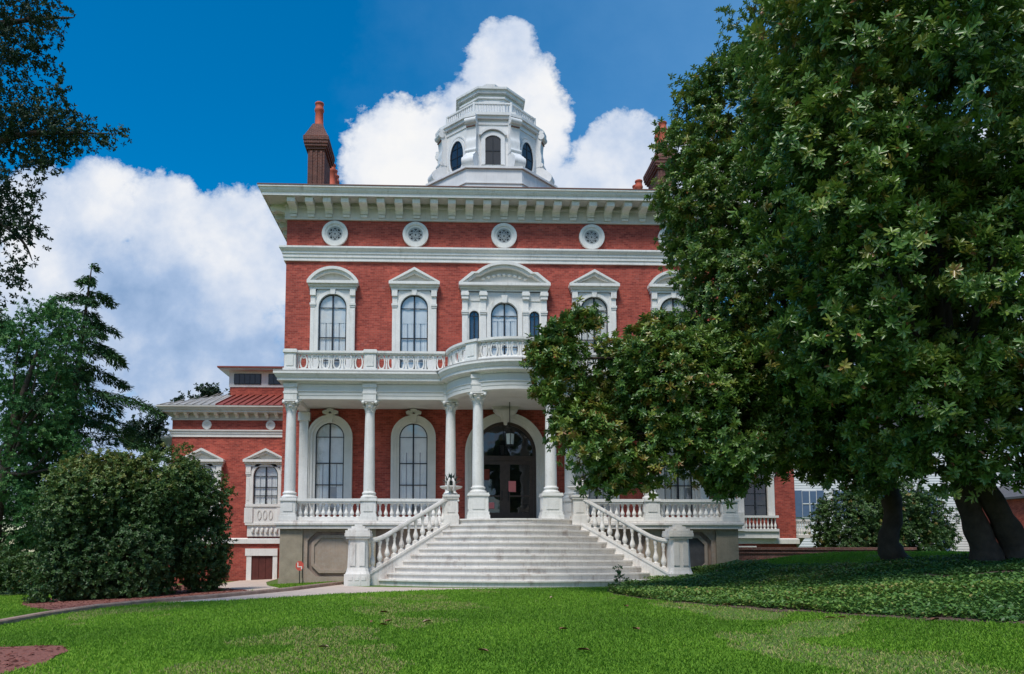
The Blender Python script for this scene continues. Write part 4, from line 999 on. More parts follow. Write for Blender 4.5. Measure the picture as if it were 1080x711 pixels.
def stair_side(s):
    A = np.array([2.55, -5.2, FLOOR-.12]); B = np.array([5.62, -6.72, .42])      # along the string
    def at(t, dz=0): p = A + (B-A)*t; return np.array([s*p[0], p[1], p[2]+dz])
    d = B[:2]-A[:2]; L = np.linalg.norm(d); nrm = np.array([d[1], -d[0]])/L; nrm = np.array([s*nrm[0], nrm[1]])
    def bar(t0, t1, w, za, zb, m, curve=None, n=14):
        v = []
        for k in range(n+1):
            t = t0+(t1-t0)*k/n; p = at(t); off = curve(t) if curve else 0
            for (q, z) in ((-w, za), (w, za), (w, zb), (-w, zb)): v.append((p[0]+nrm[0]*q, p[1]+nrm[1]*q, p[2]+z+off))
        f = [(4*k+j, 4*k+4+j, 4*k+4+(j+1) % 4, 4*k+(j+1) % 4) for k in range(n) for j in range(4)] + [(3, 2, 1, 0), (4*n, 4*n+1, 4*n+2, 4*n+3)]
        m.add(v, f)
    m = MB('white_marble'); bar(0.02, .985, .17, -2.4, .0, m); bar(.02, .985, .20, -.06, .03, m); m.build('stair_string', steps)
    # hand rail flattens out to the level at both ends
    slope = (B[2]-A[2])
    def lift(t):
        e = 0
        if t > .76: e = -slope*(t-.76)**2/.48
        if t < .06: e = slope*(.06-t)*.9
        return e
    m = MB('white_marble'); bar(-.03, 1.0, .12, .95, 1.03, m, lift, 30); bar(-.03, 1.0, .08, .89, .95, m, lift, 30); bar(-.03, 1.0, .085, 1.03, 1.065, m, lift, 30); m.build('hand_rail', steps)
    for i in range(11):
        t = .05 + (i+.5)*.93/11; p = at(t); q = MB('white_marble')
        q.box(p[0]-.11, p[0]+.11, p[1]-.11, p[1]+.11, p[2]-.1, p[2]+.10)
        baluster(q, p[0], p[1], p[2]+.08, .80+lift(t), 1.15); q.build('baluster', steps)
    # newel by the portico, and the big pedestal at the foot
    q = MB('white_marble'); x, y = s*2.52, -5.12
    q.box(x-.25, x+.25, y-.25, y+.25, FLOOR-.3, 3.3); q.box(x-.3, x+.3, y-.3, y+.3, FLOOR-.3, FLOOR+.14); q.box(x-.30, x+.30, y-.30, y+.30, 3.28, 3.36); q.box(x-.33, x+.33, y-.33, y+.33, 3.36, 3.44); q.box(x-.15, x+.15, y-.27, y, 2.75, 3.15); q.build('newel', steps)
    q = MB('white_marble'); x, y = s*5.92, -6.8; gz = float(T(x, y))
    q.box(x-.46, x+.46, y-.46, y+.46, -.3, .42); 
    v = []
    for z, w in ((.42, .44), (.52, .40), (.64, .37), (1.72, .335)):
        c = .09; v += [(x-w+c, y-w, z), (x+w-c, y-w, z), (x+w, y-w+c, z), (x+w, y+w-c, z), (x+w-c, y+w, z), (x-w+c, y+w, z), (x-w, y+w-c, z), (x-w, y-w+c, z)]
    q.add(v, [(8*k+j, 8*k+(j+1) % 8, 8*k+8+(j+1) % 8, 8*k+8+j) for k in range(3) for j in range(8)])
    for z0, z1, w in ((1.70, 1.78, .42), (1.78, 1.90, .46), (1.90, 2.0, .44), (2.0, 2.07, .36), (2.07, 2.16, .24), (2.16, 2.22, .14)): q.box(x-w, x+w, y-w, y+w, z0, z1)
    for dx in (-.24, 0, .24): q.box(x+dx-.08, x+dx+.08, y-.475, y-.40, .20, .32)
    for dx in (-.17, .17): q.box(x+dx-.10, x+dx+.10, y-.40, y-.2, .72, 1.55)
    q.build('pedestal', steps)
for s in (-1, 1): stair_side(s)

# planters on the two newels
def planter(s, lab):
    x, y, z = s*2.52, -5.12, 3.44
    t = thing('planter_urn', (x, y, z), lab, 'planter', 'planters at the top of the steps')
    b = MB('white_marble'); b.lathe([(.24, 0), (.24, .05), (.10, .09), (.09, .15), (.16, .20), (.36, .25), (.44, .30), (.45, .34), (.36, .33), (.12, .30)], x, y, 20, z0=z)
    for sg in (-.1, .1): b.tube([(x+sg, y-.34, z+.16), (x+sg*1.2, y-.42, z+.30), (x+sg*1.1, y-.44, z+.48), (x+sg*.5, y-.41, z+.62), (x+sg*.2, y-.40, z+.54)], [.06, .055, .05, .045, .02], 8)
    b.build('bowl', t)
    V = []; F = []; var = []
    for k in range(34):
        a = k*2.4; tilt = .15 + .9*(k/34); L = .50+.16*random.random(); c, s_ = math.cos(a), math.sin(a); tt = (-s_, c); o = len(V)
        for f, w in ((0, .04), (.4, .055), (.75, .04), (1, .006)):
            rr = L*f*math.sin(tilt) ; zz = L*f*math.cos(tilt) - .10*f*f*tilt
            for sg in (-1, 1): V.append((x+rr*c+sg*w*tt[0], y+rr*s_+sg*w*tt[1], z+.30+zz))
        for j in range(3): F.append((o+2*j, o+2*j+1, o+2*j+3, o+2*j+2)); var.append(random.random())
    raw_mesh('agave', V, F, 'agave_leaf', var, t)
planter(-1, 'white bowl planter with spiky agave on the newel left of the front door')
planter(1, 'white bowl planter with spiky agave on the newel beside the magnolia branches')

# hanging lantern
def lantern():
    x, y, z = .08, -1.9, 5.85
    t = thing('hanging_lantern', (x, y, z), 'black iron lantern with pale glass hanging above the front door', 'lantern')
    def hexp(r): return [(x+r*math.cos(PI/6+k*PI/3), y+r*math.sin(PI/6+k*PI/3)) for k in range(6)]
    b = MB('black_iron'); b.slab(hexp(.20), z, z+.05); b.slab(hexp(.25), z+.52, z+.57)
    p0, p1 = hexp(.25), hexp(.07)
    b.add([(a, e, z+.57) for a, e in p0] + [(a, e, z+.74) for a, e in p1], [(i, (i+1) % 6, (i+1) % 6+6, i+6) for i in range(6)] + [tuple(range(6, 12))])
    for (a, e), (c, d) in zip(hexp(.19), hexp(.23)): b.tube([(a, e, z+.04), (c, d, z+.53)], .018, 5)
    b.build('lantern_frame', t)
    b = MB('lantern_glass'); p0, p1 = hexp(.175), hexp(.215)
    b.add([(a, e, z+.05) for a, e in p0] + [(a, e, z+.52) for a, e in p1], [(i, (i+1) % 6, (i+1) % 6+6, i+6) for i in range(6)]); b.build('lantern_glass', t)
    b = MB('black_iron'); b.tube([(x, y, z+.72), (x, y, 7.81)], .018, 6); b.build('hanging_rod', t)
lantern()

# small round lawn sign
def sign():
    x, y = -8.45, -4.75; z = float(T(x, y))
    t = thing('lawn_sign', (x, y, z), 'small round red sign with white mark on a stake before the stone base', 'sign')
    b = MB('black_iron'); b.tube([(x, y+.02, z-.1), (x, y+.02, z+.62)], .018, 6); b.build('stake', t)
    zc = z+.78; b = MB('red_sign'); b.prism([(x+.165*math.cos(PI/8+k*PI/4), zc+.20*math.sin(PI/8+k*PI/4)) for k in range(8)], y-.015, y+.01); b.build('sign_plate', t)
    b = MB('sign_white'); b.box(x-.085, x-.05, y-.024, y-.016, zc-.02, zc+.13); b.box(x-.085, x+.10, y-.024, y-.016, zc-.055, zc-.02); b.box(x+.06, x+.095, y-.024, y-.016, zc-.14, zc-.055); b.build('sign_mark', t)
sign()

# low brick garden wall on the right
gw = thing('garden_wall', (15.4, 2.2, float(T(15.4, 2.2))), 'low weathered brick garden wall right of the porch under the white side window', 'wall')
b = MB('dark_brick'); b.box(10.25, 20.5, 2.1, 2.5, 0, 1.30); b.build('brick_course', gw)
b = MB('dark_brick'); b.box(10.2, 20.55, 2.0, 2.6, 1.30, 1.42); b.box(10.22, 20.52, 2.04, 2.56, 1.12, 1.18); b.build('coping', gw)
b = MB('white_paint'); b.box(11.2, 14.1, WY-.2, WY, 1.36, 1.5); b.build('ledge', house)

# ------------------------------------------------------------------ vegetation
def noise3(P, scale, seed=0, octs=3):
    r = np.random.default_rng(seed); out = np.zeros(len(P)); amp = 1.0; tot = 0
    for o in range(octs):
        for k in range(4):
            d = r.normal(size=3); d /= np.linalg.norm(d)
            out += amp*np.sin(P @ d*scale*(1.0+.6*r.random()) + r.random()*6.28)
        tot += amp*4*.5; scale *= 2.1; amp *= .55
    return out/tot
def unit(v): return v/(np.linalg.norm(v, axis=-1, keepdims=True)+1e-9)
def leaves(P, D, U, L, W, fold=.25, curl=.12):
    """folded two-triangle leaves: base P, direction D, up-ish U"""
    S = unit(np.cross(D, U)); Nn = unit(np.cross(S, D)); L = L[:, None]; W = W[:, None]
    c = P + D*L*.34; e = P + D*L*.72 - Nn*L*curl*.4
    v = np.stack([P, c + S*W*.42 + Nn*W*fold, e + S*W*.46 + Nn*W*fold, P + D*L - Nn*L*curl, e - S*W*.46 + Nn*W*fold, c - S*W*.42 + Nn*W*fold], 1).reshape(-1, 3)
    n = len(P); b = np.arange(n)*6
    F = np.stack([np.stack([b, b+1, b+2, b+3], -1), np.stack([b, b+3, b+4, b+5], -1)], 1).reshape(-1, 4)
    return v, F
def crown_points(blobs, n, rg, shell=(.72, 1.06), lump=.16, lscale=1.1, seed=1, inner=.12, gap=-9.0, gscale=.9):
    B = np.array(blobs, float); C, r = B[:, :3], B[:, 3]
    w = r**2/np.sum(r**2); idx = rg.choice(len(B), n, p=w); d = unit(rg.normal(size=(n, 3)))
    t = shell[0] + (shell[1]-shell[0])*rg.random(n); core = rg.random(n) < inner; t = np.where(core, .25+.5*rg.random(n), t)
    sg = 1 + lump*noise3(C[idx] + d*r[idx, None], lscale, seed)
    P = C[idx] + d*(r[idx]*t*sg)[:, None]
    keep = np.ones(n, bool)                       # thin what lies deep inside neighbouring lobes
    for c, rr in zip(C, r):
        q = np.linalg.norm(P-c, axis=1)/rr; keep &= ~((q < .62) & (rg.random(n) < .75))
    keep &= noise3(P, gscale, seed+5) > gap
    return P[keep], d[keep]
def make_crown(name, parent, blobs, n, rg, mat, L, W, per=9, spread=1.0, clump=5, csig=.2, up=.55, varfn=None, open_=(45, 85), **kw):
    """shoot tips over the lobes of the crown, each carrying a rosette of leaves"""
    P, d = crown_points(blobs, n, rg, **kw)
    P = np.repeat(P, clump, 0) + rg.normal(size=(len(P)*clump, 3))*csig; d = np.repeat(d, clump, 0)
    A = unit(d*.75 + np.array([0, 0, up]) + rg.normal(size=P.shape)*.45*spread)
    m = len(P); nz = noise3(P, .8, 77); base = np.clip(.42 + .22*nz + rg.normal(size=m)*.16, 0, .72)
    flush = (rg.random(m) < .05 + .14*np.clip(nz, 0, 1)); base = np.where(flush, .72+.2*rg.random(m), base)
    if varfn is not None: base = varfn(P, base, rg)
    # frame across each shoot axis
    t = np.where(np.abs(A[:, 2:3]) < .9, np.array([[0, 0, 1.]]), np.array([[1., 0, 0]])); X = unit(np.cross(A, t)); Y = np.cross(A, X)
    k = np.arange(per); ang = (k*2.4)[None] + rg.random(m)[:, None]*6.28
    op = np.radians(open_[0] + (open_[1]-open_[0])*(k/max(1, per-1))[None] + rg.normal(size=(m, per))*12)
    op = op*(.75+.5*rg.random((m, 1)))
    D = (np.cos(op)[..., None]*A[:, None] + np.sin(op)[..., None]*(np.cos(ang)[..., None]*X[:, None] + np.sin(ang)[..., None]*Y[:, None])).reshape(-1, 3)
    PP = np.repeat(P, per, 0) - np.repeat(A, per, 0)*(np.tile(k, m)/per*L*.55)[:, None]
    UU = np.repeat(A, per, 0); N_ = len(PP)
    v, F = leaves(PP, unit(D), UU, L*(.7+.5*rg.random(N_)), W*(.75+.5*rg.random(N_)))
    var = np.clip(np.repeat(base, per) + rg.normal(size=N_)*.05, 0, 1); var = np.where(rg.random(N_) < .006, 1.0, var)
    return raw_mesh(name, v, F, mat, np.repeat(var, 2), parent)
def limbs(name, parent, specs, mat):
    b = MB(mat)
    for pts, rad in specs:
        P = [np.array(p, float) for p in pts]; n = len(P); out = []; rr = []
        for i in range(n-1):                     # smooth by Catmull-Rom, with a little knobble
            p0, p1, p2, p3 = P[max(i-1, 0)], P[i], P[i+1], P[min(i+2, n-1)]
            for k in range(9):
                t = k/9; out.append(.5*((2*p1) + (p2-p0)*t + (2*p0-5*p1+4*p2-p3)*t*t + (3*p1-p0-3*p2+p3)*t**3)); rr.append((rad[i]*(1-t)+rad[i+1]*t)*(1+.06*math.sin(i*3.1+k*1.1)))
        out.append(P[-1]); rr.append(rad[-1])
        if rad[0] > .3: rr = [r_*(1+.45*math.exp(-max(0, o_[2]-out[0][2])*1.6)) for r_, o_ in zip(rr, out)]
        k0 = len(b.v); b.tube(out, rr, 30 if rad[0] > .3 else 10)
        if rad[0] > .3:
            V = np.array(b.v[k0:]); nrm = noise3(V, 2.6, 3, 2) + .8*noise3(V*np.array([1, 1, .18]), 11, 5, 2); cen = np.array([out[min(range(len(out)), key=lambda i: abs(out[i][2]-z))] for z in V[:, 2]])
            V = cen + (V-cen)*(1+.085*nrm)[:, None]; b.v[k0:] = [tuple(p) for p in V]
    return b.build(name, parent)
def reach(o, blobs, rg, k, r0=.12, r1=.02):
    """limbs from a fork point out to lobe centres"""
    out = []
    for (x, y, z, r) in blobs[:k]:
        e = np.array([x, y, z]); o_ = np.array(o); m1 = o_*.65+e*.35 + np.array([0, 0, -.25]) + rg.normal(size=3)*.2; m2 = o_*.3+e*.7 + rg.normal(size=3)*.25
        out.append(([o_, m1, m2, e], [r0, r0*.75, r0*.45, r1]))
    return out

# the near magnolia: forked trunk, big leaves, reaching over the lawn
rg = np.random.default_rng(5)
NEAR = [(7.0,-18.0,13.1,2.2), (9.3,-17.6,12.2,3.1), (6.5,-17.8,9.8,2.0), (8.1,-17.6,7.9,2.4), (10.4,-17.6,7.6,2.7), (6.9,-17.4,6.4,1.5), (8.7,-17.0,5.2,1.6), (10.5,-17.2,5.0,1.5),
        (12.4,-17.2,12.2,3.8), (9.0,-17,16.0,3.2), (12.8,-16.5,7.5,3.0), (6.1,-17.6,11.6,1.4), (14.5,-15,10,4), (12.5,-12.5,9.5,3.2), (11,-13,14,4), (9.5,-17,4.0,1.0), (11.0,-17.2,3.8,1.1), (8.1,-16.5,4.1,.8), (12.2,-17,4.4,1.3), (10.3,-16.9,3.5,.7), (11.7,-17.3,3.4,.8)]
mg = thing('magnolia_tree', (12.1, -14.9, float(T(12.1, -14.9))), 'large dark glossy magnolia with forked leaning trunk filling the right of the view', 'tree', 'magnolias on the right')
make_crown('crown', mg, NEAR, 5200, rg, 'magnolia_leaf', .185, .072, per=13, clump=6, csig=.17, lump=.34, lscale=1.5, gap=-.5, gscale=1.5, seed=3)
limbs('trunk', mg, [([(11.95, -14.7, .6), (11.85, -14.75, 1.3), (11.35, -14.9, 2.6), (10.9, -15.2, 4.2), (10.5, -15.6, 6.5), (10.3, -16, 9.5)], [.38, .32, .28, .26, .22, .12]),
                    ([(12.75, -14.9, .6), (12.6, -14.9, 1.4), (12.0, -15.1, 2.4), (11.3, -15.2, 3.6), (11.0, -15.3, 4.3)], [.38, .31, .27, .25, .24]),
                    ([(13.2, -15.2, .6), (13.3, -15.3, 1.8), (13.0, -15.6, 4.5), (12.8, -16, 9.0)], [.42, .38, .33, .2])] + reach((10.6, -15.5, 5.6), NEAR, rg, 9, .15), 'bark_dark')

# the farther magnolia: low curved trunk, long limbs out across the portico
rg = np.random.default_rng(6)
FAR = [(7.0,-12.0,14.8,2.2), (6.2,-12.0,12.1,1.9), (7.2,-12.0,15.8,1.6), (6.5,-12.0,9.0,2.25), (5.35,-12.0,10.5,1.0), (9.6,-12.0,18.6,2.6), (8.7,-12.0,12.7,3.2), (8.5,-12.0,8.1,3.2), (10.5,-11.5,10,3.2), (7.0,-11.5,7.8,1.9), (7.8,-11.5,10.2,2.1),
       (5.6,-12.3,13.9,.7), (6.6,-12.2,16.8,.5), (5.15,-12,14.1,.95), (5.75,-12,16.3,.7), (5.0,-12,12.5,1.05)]
LOW = [(3.9,-13.0,5.9,1.75), (2.1,-13.0,6.45,1.1), (1.5,-13.0,4.8,1.0), (.75,-13.0,6.9,.55), (3.1,-13.0,4.5,1.45), (5.4,-13.0,5.3,2.0), (7.4,-13.2,4.9,1.5), (5.0,-13.0,3.6,.6), (2.0,-13.0,3.55,.55), (1.3,-13.0,8.2,.32),
       (.25,-13.1,6.0,.35), (1.45,-13,8.75,.14), (1.5,-13,8.25,.24), (1.0,-13,8.1,.28), (.25,-13,7.45,.26), (.1,-13,6.95,.36), (-.2,-13,6.35,.07), (1.9,-13,7.8,.25), (3.6,-13,7.6,.6), (9.0,-13.5,4.6,1.3), (.7, -13.0, 7.75, .3), (1.0,-13,3.9,.3)]
m2 = thing('magnolia_tree', (10.9, -12.3, float(T(10.9, -12.3))), 'magnolia with one low curved trunk reaching its leafy limbs across the porch', 'tree', 'magnolias on the right')
def tiptone(P, base, rg): return np.where((P[:, 2] < 9) & (P[:, 0] < 4.5) & (rg.random(len(P)) < .22), .72+.22*rg.random(len(P)), base)
make_crown('crown', m2, FAR, 4300, rg, 'magnolia_leaf', .145, .058, per=12, clump=6, csig=.17, lump=.26, lscale=1.5, gap=-.7, gscale=1.2, seed=9)
make_crown('lower_crown', m2, LOW, 3100, rg, 'magnolia_leaf', .165, .066, per=12, clump=6, csig=.16, lump=.32, lscale=1.7, gap=-.38, gscale=1.5, seed=12, varfn=tiptone)
limbs('trunk', m2, [([(10.95, -12.4, .5), (10.75, -12.4, 1.05), (10.55, -12.5, 1.6), (10.75, -12.5, 2.3), (10.6, -12.5, 3.2), (9.9, -12.5, 4.4), (9.2, -12.3, 6.5), (8.5, -12.2, 10), (7.6, -12.1, 14)], [.42, .33, .28, .25, .25, .24, .22, .17, .08]),
                    ] + reach((9.6, -12.5, 5.0), LOW, rg, 7, .13) + reach((9.0, -12.3, 7.5), FAR, rg, 6, .13), 'bark_dark')

# broadleaf branches hanging into the picture at the upper left
def px_blob(y, items, base=(-2.714, -34.9, 1.30)):
    return items
rg = np.random.default_rng(8)
OAK = OAKS = [(-11.9,-19,12.7,.75),(-11.2,-19,12.9,.4),(-10.85,-19,12.95,.24),(-11.9,-19,11.85,.6),(-11.3,-19,11.45,.42),(-11.0,-19,11.15,.36),(-11.1,-19,10.4,.5),(-10.5,-19,10.2,.32),(-10.05,-19,10.2,.2),(-9.72,-19,10.3,.1),
       (-11.7,-19,10.2,.7),(-11.4,-19,9.55,.36),(-11.95,-19,8.95,.5),(-11.9,-19,8.1,.45),(-11.7,-19,7.6,.3),(-13.0,-19,11.0,1.5),(-12.9,-19,8.4,.9),(-11.35,-19,8.05,.14),(-11.95,-19,7.0,.36),(-12.1,-19,6.35,.33),(-13.2,-19,13.6,1.4),(-11.6,-18.9,14,.6)]
oak = thing('oak_tree', (-16.5, -18.5, float(T(-16.5, -18.5))), 'dark oak whose fine leafy branches hang in at the upper left corner', 'tree')
make_crown('crown', oak, OAKS, 2100, rg, 'oak_leaf', .075, .04, per=7, clump=5, csig=.11, lump=.25, gap=-.35, gscale=3.0, seed=21, inner=.3, spread=1.8, open_=(30, 100), shell=(.35, 1.12))
limbs('trunk', oak, [([(-16.6, -18.5, -1.2), (-16.5, -18.5, 3), (-16.0, -18.6, 7.5), (-15.5, -18.7, 11)], [.55, .45, .38, .25]),
                     ([(-16.0, -18.6, 7.5), (-14, -18.9, 9.4), (-12, -19, 10.15), (-11, -19, 10.25), (-9.9, -19, 10.25)], [.25, .14, .06, .035, .01]),
                     ([(-15.6, -18.7, 10.5), (-13.5, -18.9, 12.4), (-12, -19, 12.8), (-10.9, -19, 12.9)], [.2, .11, .05, .01]),
                     ([(-14.2, -18.9, 9.3), (-12.8, -19, 8.6), (-11.8, -19, 7.9), (-11.5, -19, 7.4)], [.09, .05, .03, .008])], 'bark_dark')

# conifer beyond the left path
rg = np.random.default_rng(10)
def conifer(name, base, top, label, n=52, R0=4.7):
    base = np.array(base); top = np.array(top); t_ = thing(name, tuple(base), label, 'tree'); H = np.linalg.norm(top-base)
    b = MB('bark_grey'); b.tube([base, base*.5+top*.5+np.array([.3, 0, 0]), top], [.34, .2, .02], 10); VP = []; DD = []
    for i in range(n):
        f = (i/n)**.85; o = top + (base-top)*(.012+.86*f); Lb = (.22 + R0*min(1, f*2.3)**.9)*(.65+.5*rg.random()); a = i*2.39996 + rg.normal()*.3
        dr = np.array([math.cos(a), math.sin(a), 0]); side = np.array([-dr[1], dr[0], 0]); pts = []
        for k in range(7):
            q = k/6; pts.append(o + dr*Lb*q + np.array([0, 0, Lb*(.20*q - .42*q*q)]))
        b.tube(pts, [.035*(1-k/7.5)*min(1, Lb) for k in range(7)], 5)
        m = int(40*Lb+10)
        q = rg.random(m)**.8; w = (1-q*.75)*Lb*.36*(rg.random(m)*2-1)
        P = o + dr*(Lb*q)[:, None] + side*w[:, None]; P[:, 2] += Lb*(.20*q-.42*q*q) - np.abs(w)*.35 - .05*rg.random(m)
        VP.append(P); DD.append(dr[None]*.8 + side*np.sign(w)[:, None]*.6 + rg.normal(size=(m, 3))*.25 + np.array([0, 0, -.25]))
    b.build('trunk', t_)
    P = np.concatenate(VP); D = unit(np.concatenate(DD)); P = np.repeat(P, 6, 0) + rg.normal(size=(len(P)*6, 3))*.07; D = unit(np.repeat(D, 6, 0) + rg.normal(size=(len(P), 3))*.35)
    N_ = len(P); v, F = leaves(P, D, np.tile([[0, 0, 1.]], (N_, 1)) + rg.normal(size=(N_, 3))*.2, .20+.16*rg.random(N_), .05+.03*rg.random(N_), .1, .15)
    raw_mesh('needles', v, F, 'conifer_leaf', np.repeat(np.clip(.5+.3*noise3(P, 1.2, 4)+rg.normal(size=N_)*.15, 0, 1), 2), t_)
conifer('conifer', (-24.2, 6.0, -.8), (-22.1, 6.0, 16.9), 'dark spiky topped conifer with drooping branches at the left against the cloud')
rg = np.random.default_rng(14)
DKT = [(-22.5,2,10.6,2.3),(-23.3,2,12.4,1.2),(-21.7,2,12.4,1.0),(-21.2,2,11.2,1.3),(-23.4,2,7.9,2.6),(-21.7,2,8.3,1.5),(-21.9,2,6.0,1.7),(-23.4,2,5.0,2.2),(-20.6,2,5.1,.8),(-23.9,2,2.4,2.2),(-22.6,2,3.2,1.8),(-24.5,2,10,2.5),(-20.4,2,6.6,.45)]
dt = thing('broadleaf_tree', (-24.2, 2.0, float(T(-24.2, 2))), 'dense mid green broadleaf tree at the left edge below the conifer top', 'tree')
make_crown('crown', dt, DKT, 3000, rg, 'shrub_leaf', .13, .07, per=8, clump=5, csig=.22, lump=.25, gap=-.12, gscale=1.9, seed=31, inner=.15, spread=1.5)
limbs('trunk', dt, [([(-24.3, 2, -1.2), (-24.1, 2, 3), (-23.5, 2, 7.5), (-22.6, 2, 11)], [.3, .25, .18, .06])] + reach((-23.8, 2, 5.0), DKT, rg, 9, .09), 'bark_grey')
HED = [(-20.8,-1.5,.3,.75),(-22.2,-1.2,.4,.9),(-19.9,-1.6,.1,.55),(-23.5,-1,.4,1.0)]
hd = thing('dark_shrub', (-21.2, -1.5, float(T(-21.2, -1.5))), 'low dark rounded shrubs at the far left behind the lawn strip', 'shrub')
make_crown('foliage', hd, HED, 900, rg, 'camellia_leaf', .11, .06, per=7, clump=4, csig=.12, lump=.2, seed=33)
limbs('stem', hd, [([(-21.2, -1.5, -.9), (-21.2, -1.5, .6)], [.06, .03]), ([(-22.4, -1.2, -.9), (-22.2, -1.2, .6)], [.06, .03])], 'bark_grey')

# the big clipped camellia beside the left wing
rg = np.random.default_rng(16)
CAM = [(-14.95,-8.4,2.35,1.35),(-15.0,-8.6,.75,1.2),(-14.5,-8,2.95,1.6),(-12.8,-7.6,3.15,1.5),(-12.0,-7.2,3.1,1.2),(-11.8,-7.0,1.5,1.15),(-13.5,-7.8,1.1,1.6),(-14.8,-8.4,.9,1.5),(-15.9,-9.2,-.05,.45),(-11.6,-6.6,.6,.85),(-12.3,-6.8,4.0,.55),(-14.0,-7.8,4.0,.6)]
cm = thing('camellia_bush', (-13.8, -7.6, float(T(-13.8, -7.6))), 'big rounded dark green camellia bush in the mulch bed beside the left wing', 'bush')
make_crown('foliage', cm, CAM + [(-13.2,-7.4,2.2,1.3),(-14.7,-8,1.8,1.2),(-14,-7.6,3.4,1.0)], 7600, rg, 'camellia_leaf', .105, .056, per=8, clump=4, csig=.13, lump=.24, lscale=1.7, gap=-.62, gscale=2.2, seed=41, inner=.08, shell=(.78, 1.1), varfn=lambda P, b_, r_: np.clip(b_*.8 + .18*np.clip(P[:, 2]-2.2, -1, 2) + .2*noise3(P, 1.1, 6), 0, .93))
limbs('stem', cm, [([(-13.8+dx, -7.8, -.7), (-13.8+dx*1.6, -7.8, .6), (-13.8+dx*2.6, -7.8, 2.2)], [.07, .05, .02]) for dx in (-.5, -.2, .1, .4, .7)], 'bark_grey')

# camellia under the magnolia, against the white house
rg = np.random.default_rng(18)
CA2 = [(18.4,4,2.75,1.7),(20.4,4,3.5,1.85),(22.2,4,2.9,1.35),(18.2,4,1.6,1.4),(20.6,4,1.8,1.9),(22.5,4,1.7,1.15),(19.6,4,4.3,.9)]
c2 = thing('camellia_bush', (20.2, 4.0, float(T(20.2, 4))), 'broad dark bush speckled with pale blooms under the magnolia before the white house', 'bush')
def bloom(P, base, rg): return np.where(rg.random(len(P)) < .03, 1.0, base*.6)
make_crown('foliage', c2, CA2, 2500, rg, 'camellia_leaf', .13, .07, per=8, clump=4, csig=.15, lump=.2, gap=-.7, gscale=1.6, seed=43, inner=.05, varfn=bloom)
limbs('stem', c2, [([(20.2+dx, 4, .4), (20.2+dx*2, 4, 2.0)], [.08, .03]) for dx in (-.6, 0, .6)], 'bark_grey')

# trees far behind the left wing
rg = np.random.default_rng(20)
for (bl, lab) in (([(-26.5,25,10.6,1.1),(-25.6,25,11.2,.9),(-27.3,25,10.3,.7),(-25.2,25,9.9,.9)], 'distant treetop showing left of the left wing eaves'),
                  ([(-22.4,25,13.3,.9),(-21.4,25,13.6,.7),(-23.3,25,12.6,.7),(-19.5,25,13.4,.6)], 'distant treetop just above the left wing roof')):
    x = sum(q[0] for q in bl)/4; z0 = float(T(x, 25)); t = thing('distant_tree', (x, 25, z0), lab, 'tree', 'trees behind the left wing')
    make_crown('crown', t, bl, 260, rg, 'oak_leaf', .22, .12, per=6, clump=4, csig=.25, lump=.3, gap=-.4, seed=int(-x), spread=1.5)
    limbs('trunk', t, [([(x, 25, z0-.2), (x, 25, 6), (x, 25, bl[0][2])], [.3, .2, .06])], 'bark_grey')

# sapling at the tip of the ivy bed
rg = np.random.default_rng(22)
sx, sy = 3.15, -9.2; sz = float(T(sx, sy)); sp = thing('sapling', (sx, sy, sz), 'thin leafy sapling sprouting at the tip of the ivy bed by the steps', 'plant')
limbs('stem', sp, [([(sx, sy, sz-.05), (sx+.03, sy, sz+.4), (sx-.02, sy, sz+.72)], [.014, .011, .004]), ([(sx+.2, sy+.1, sz-.05), (sx+.3, sy+.1, sz+.35)], [.01, .004])], 'bark_grey')
make_crown('foliage', sp, [(sx, sy, sz+.62, .12), (sx+.03, sy, sz+.35, .13), (sx+.29, sy+.1, sz+.28, .10), (sx-.15, sy, sz+.2, .1)], 30, rg, 'shrub_leaf', .09, .05, per=5, clump=1, csig=.02, seed=3)

# ------------------------------------------------------------------ ivy, grass, litter
def scatter(name, x, y, mat, n_leaf, Lr, Wr, hr, rg, upright, var):
    n = len(x); P = np.stack([x, y, T(x, y) + hr*rg.random(n)], -1)
    a = rg.random(n)*2*PI; e = upright[0] + (upright[1]-upright[0])*rg.random(n)
    D = np.stack([np.cos(a)*np.cos(e), np.sin(a)*np.cos(e), np.sin(e)], -1)
    U = np.tile([[0, 0, 1.]], (n, 1)) + rg.normal(size=(n, 3))*.3
    v, F = leaves(P, D, U, Lr[0]+(Lr[1]-Lr[0])*rg.random(n), Wr[0]+(Wr[1]-Wr[0])*rg.random(n), .12, .1)
    return tag(raw_mesh(name, v, F, mat, np.repeat(var, 2)), kind='stuff')
rg = np.random.default_rng(24)
n = 330000
x = 2 + 13*rg.random(n); y = -24.5 + 21*rg.random(n); ed = .16 + .16*noise3(np.stack([x, y, 0*x], -1), 2.0, 91, 3)
k = inpoly(x - ed*.6, y - ed*1.6, IVY) & inpoly(x + rg.normal(size=n)*.05, y + rg.normal(size=n)*.05, IVY); x, y = x[k], y[k]
nz = noise3(np.stack([x, y, 0*x], -1), 1.3, 8); k = (nz > -.7); x, y, nz = x[k], y[k], nz[k]
hz = .04 + .17*np.clip(nz+.4, 0, 1)
scatter('ivy', x, y, 'ivy_leaf', 0, (.04, .10), (.035, .085), hz, rg, (-.2, .9), np.clip(.40 + .30*nz + .15*noise3(np.stack([x, y, 0*x], -1), .5, 9, 2) + rg.normal(size=len(x))*.20, 0, .95) + (rg.random(len(x)) < .02)*.2)
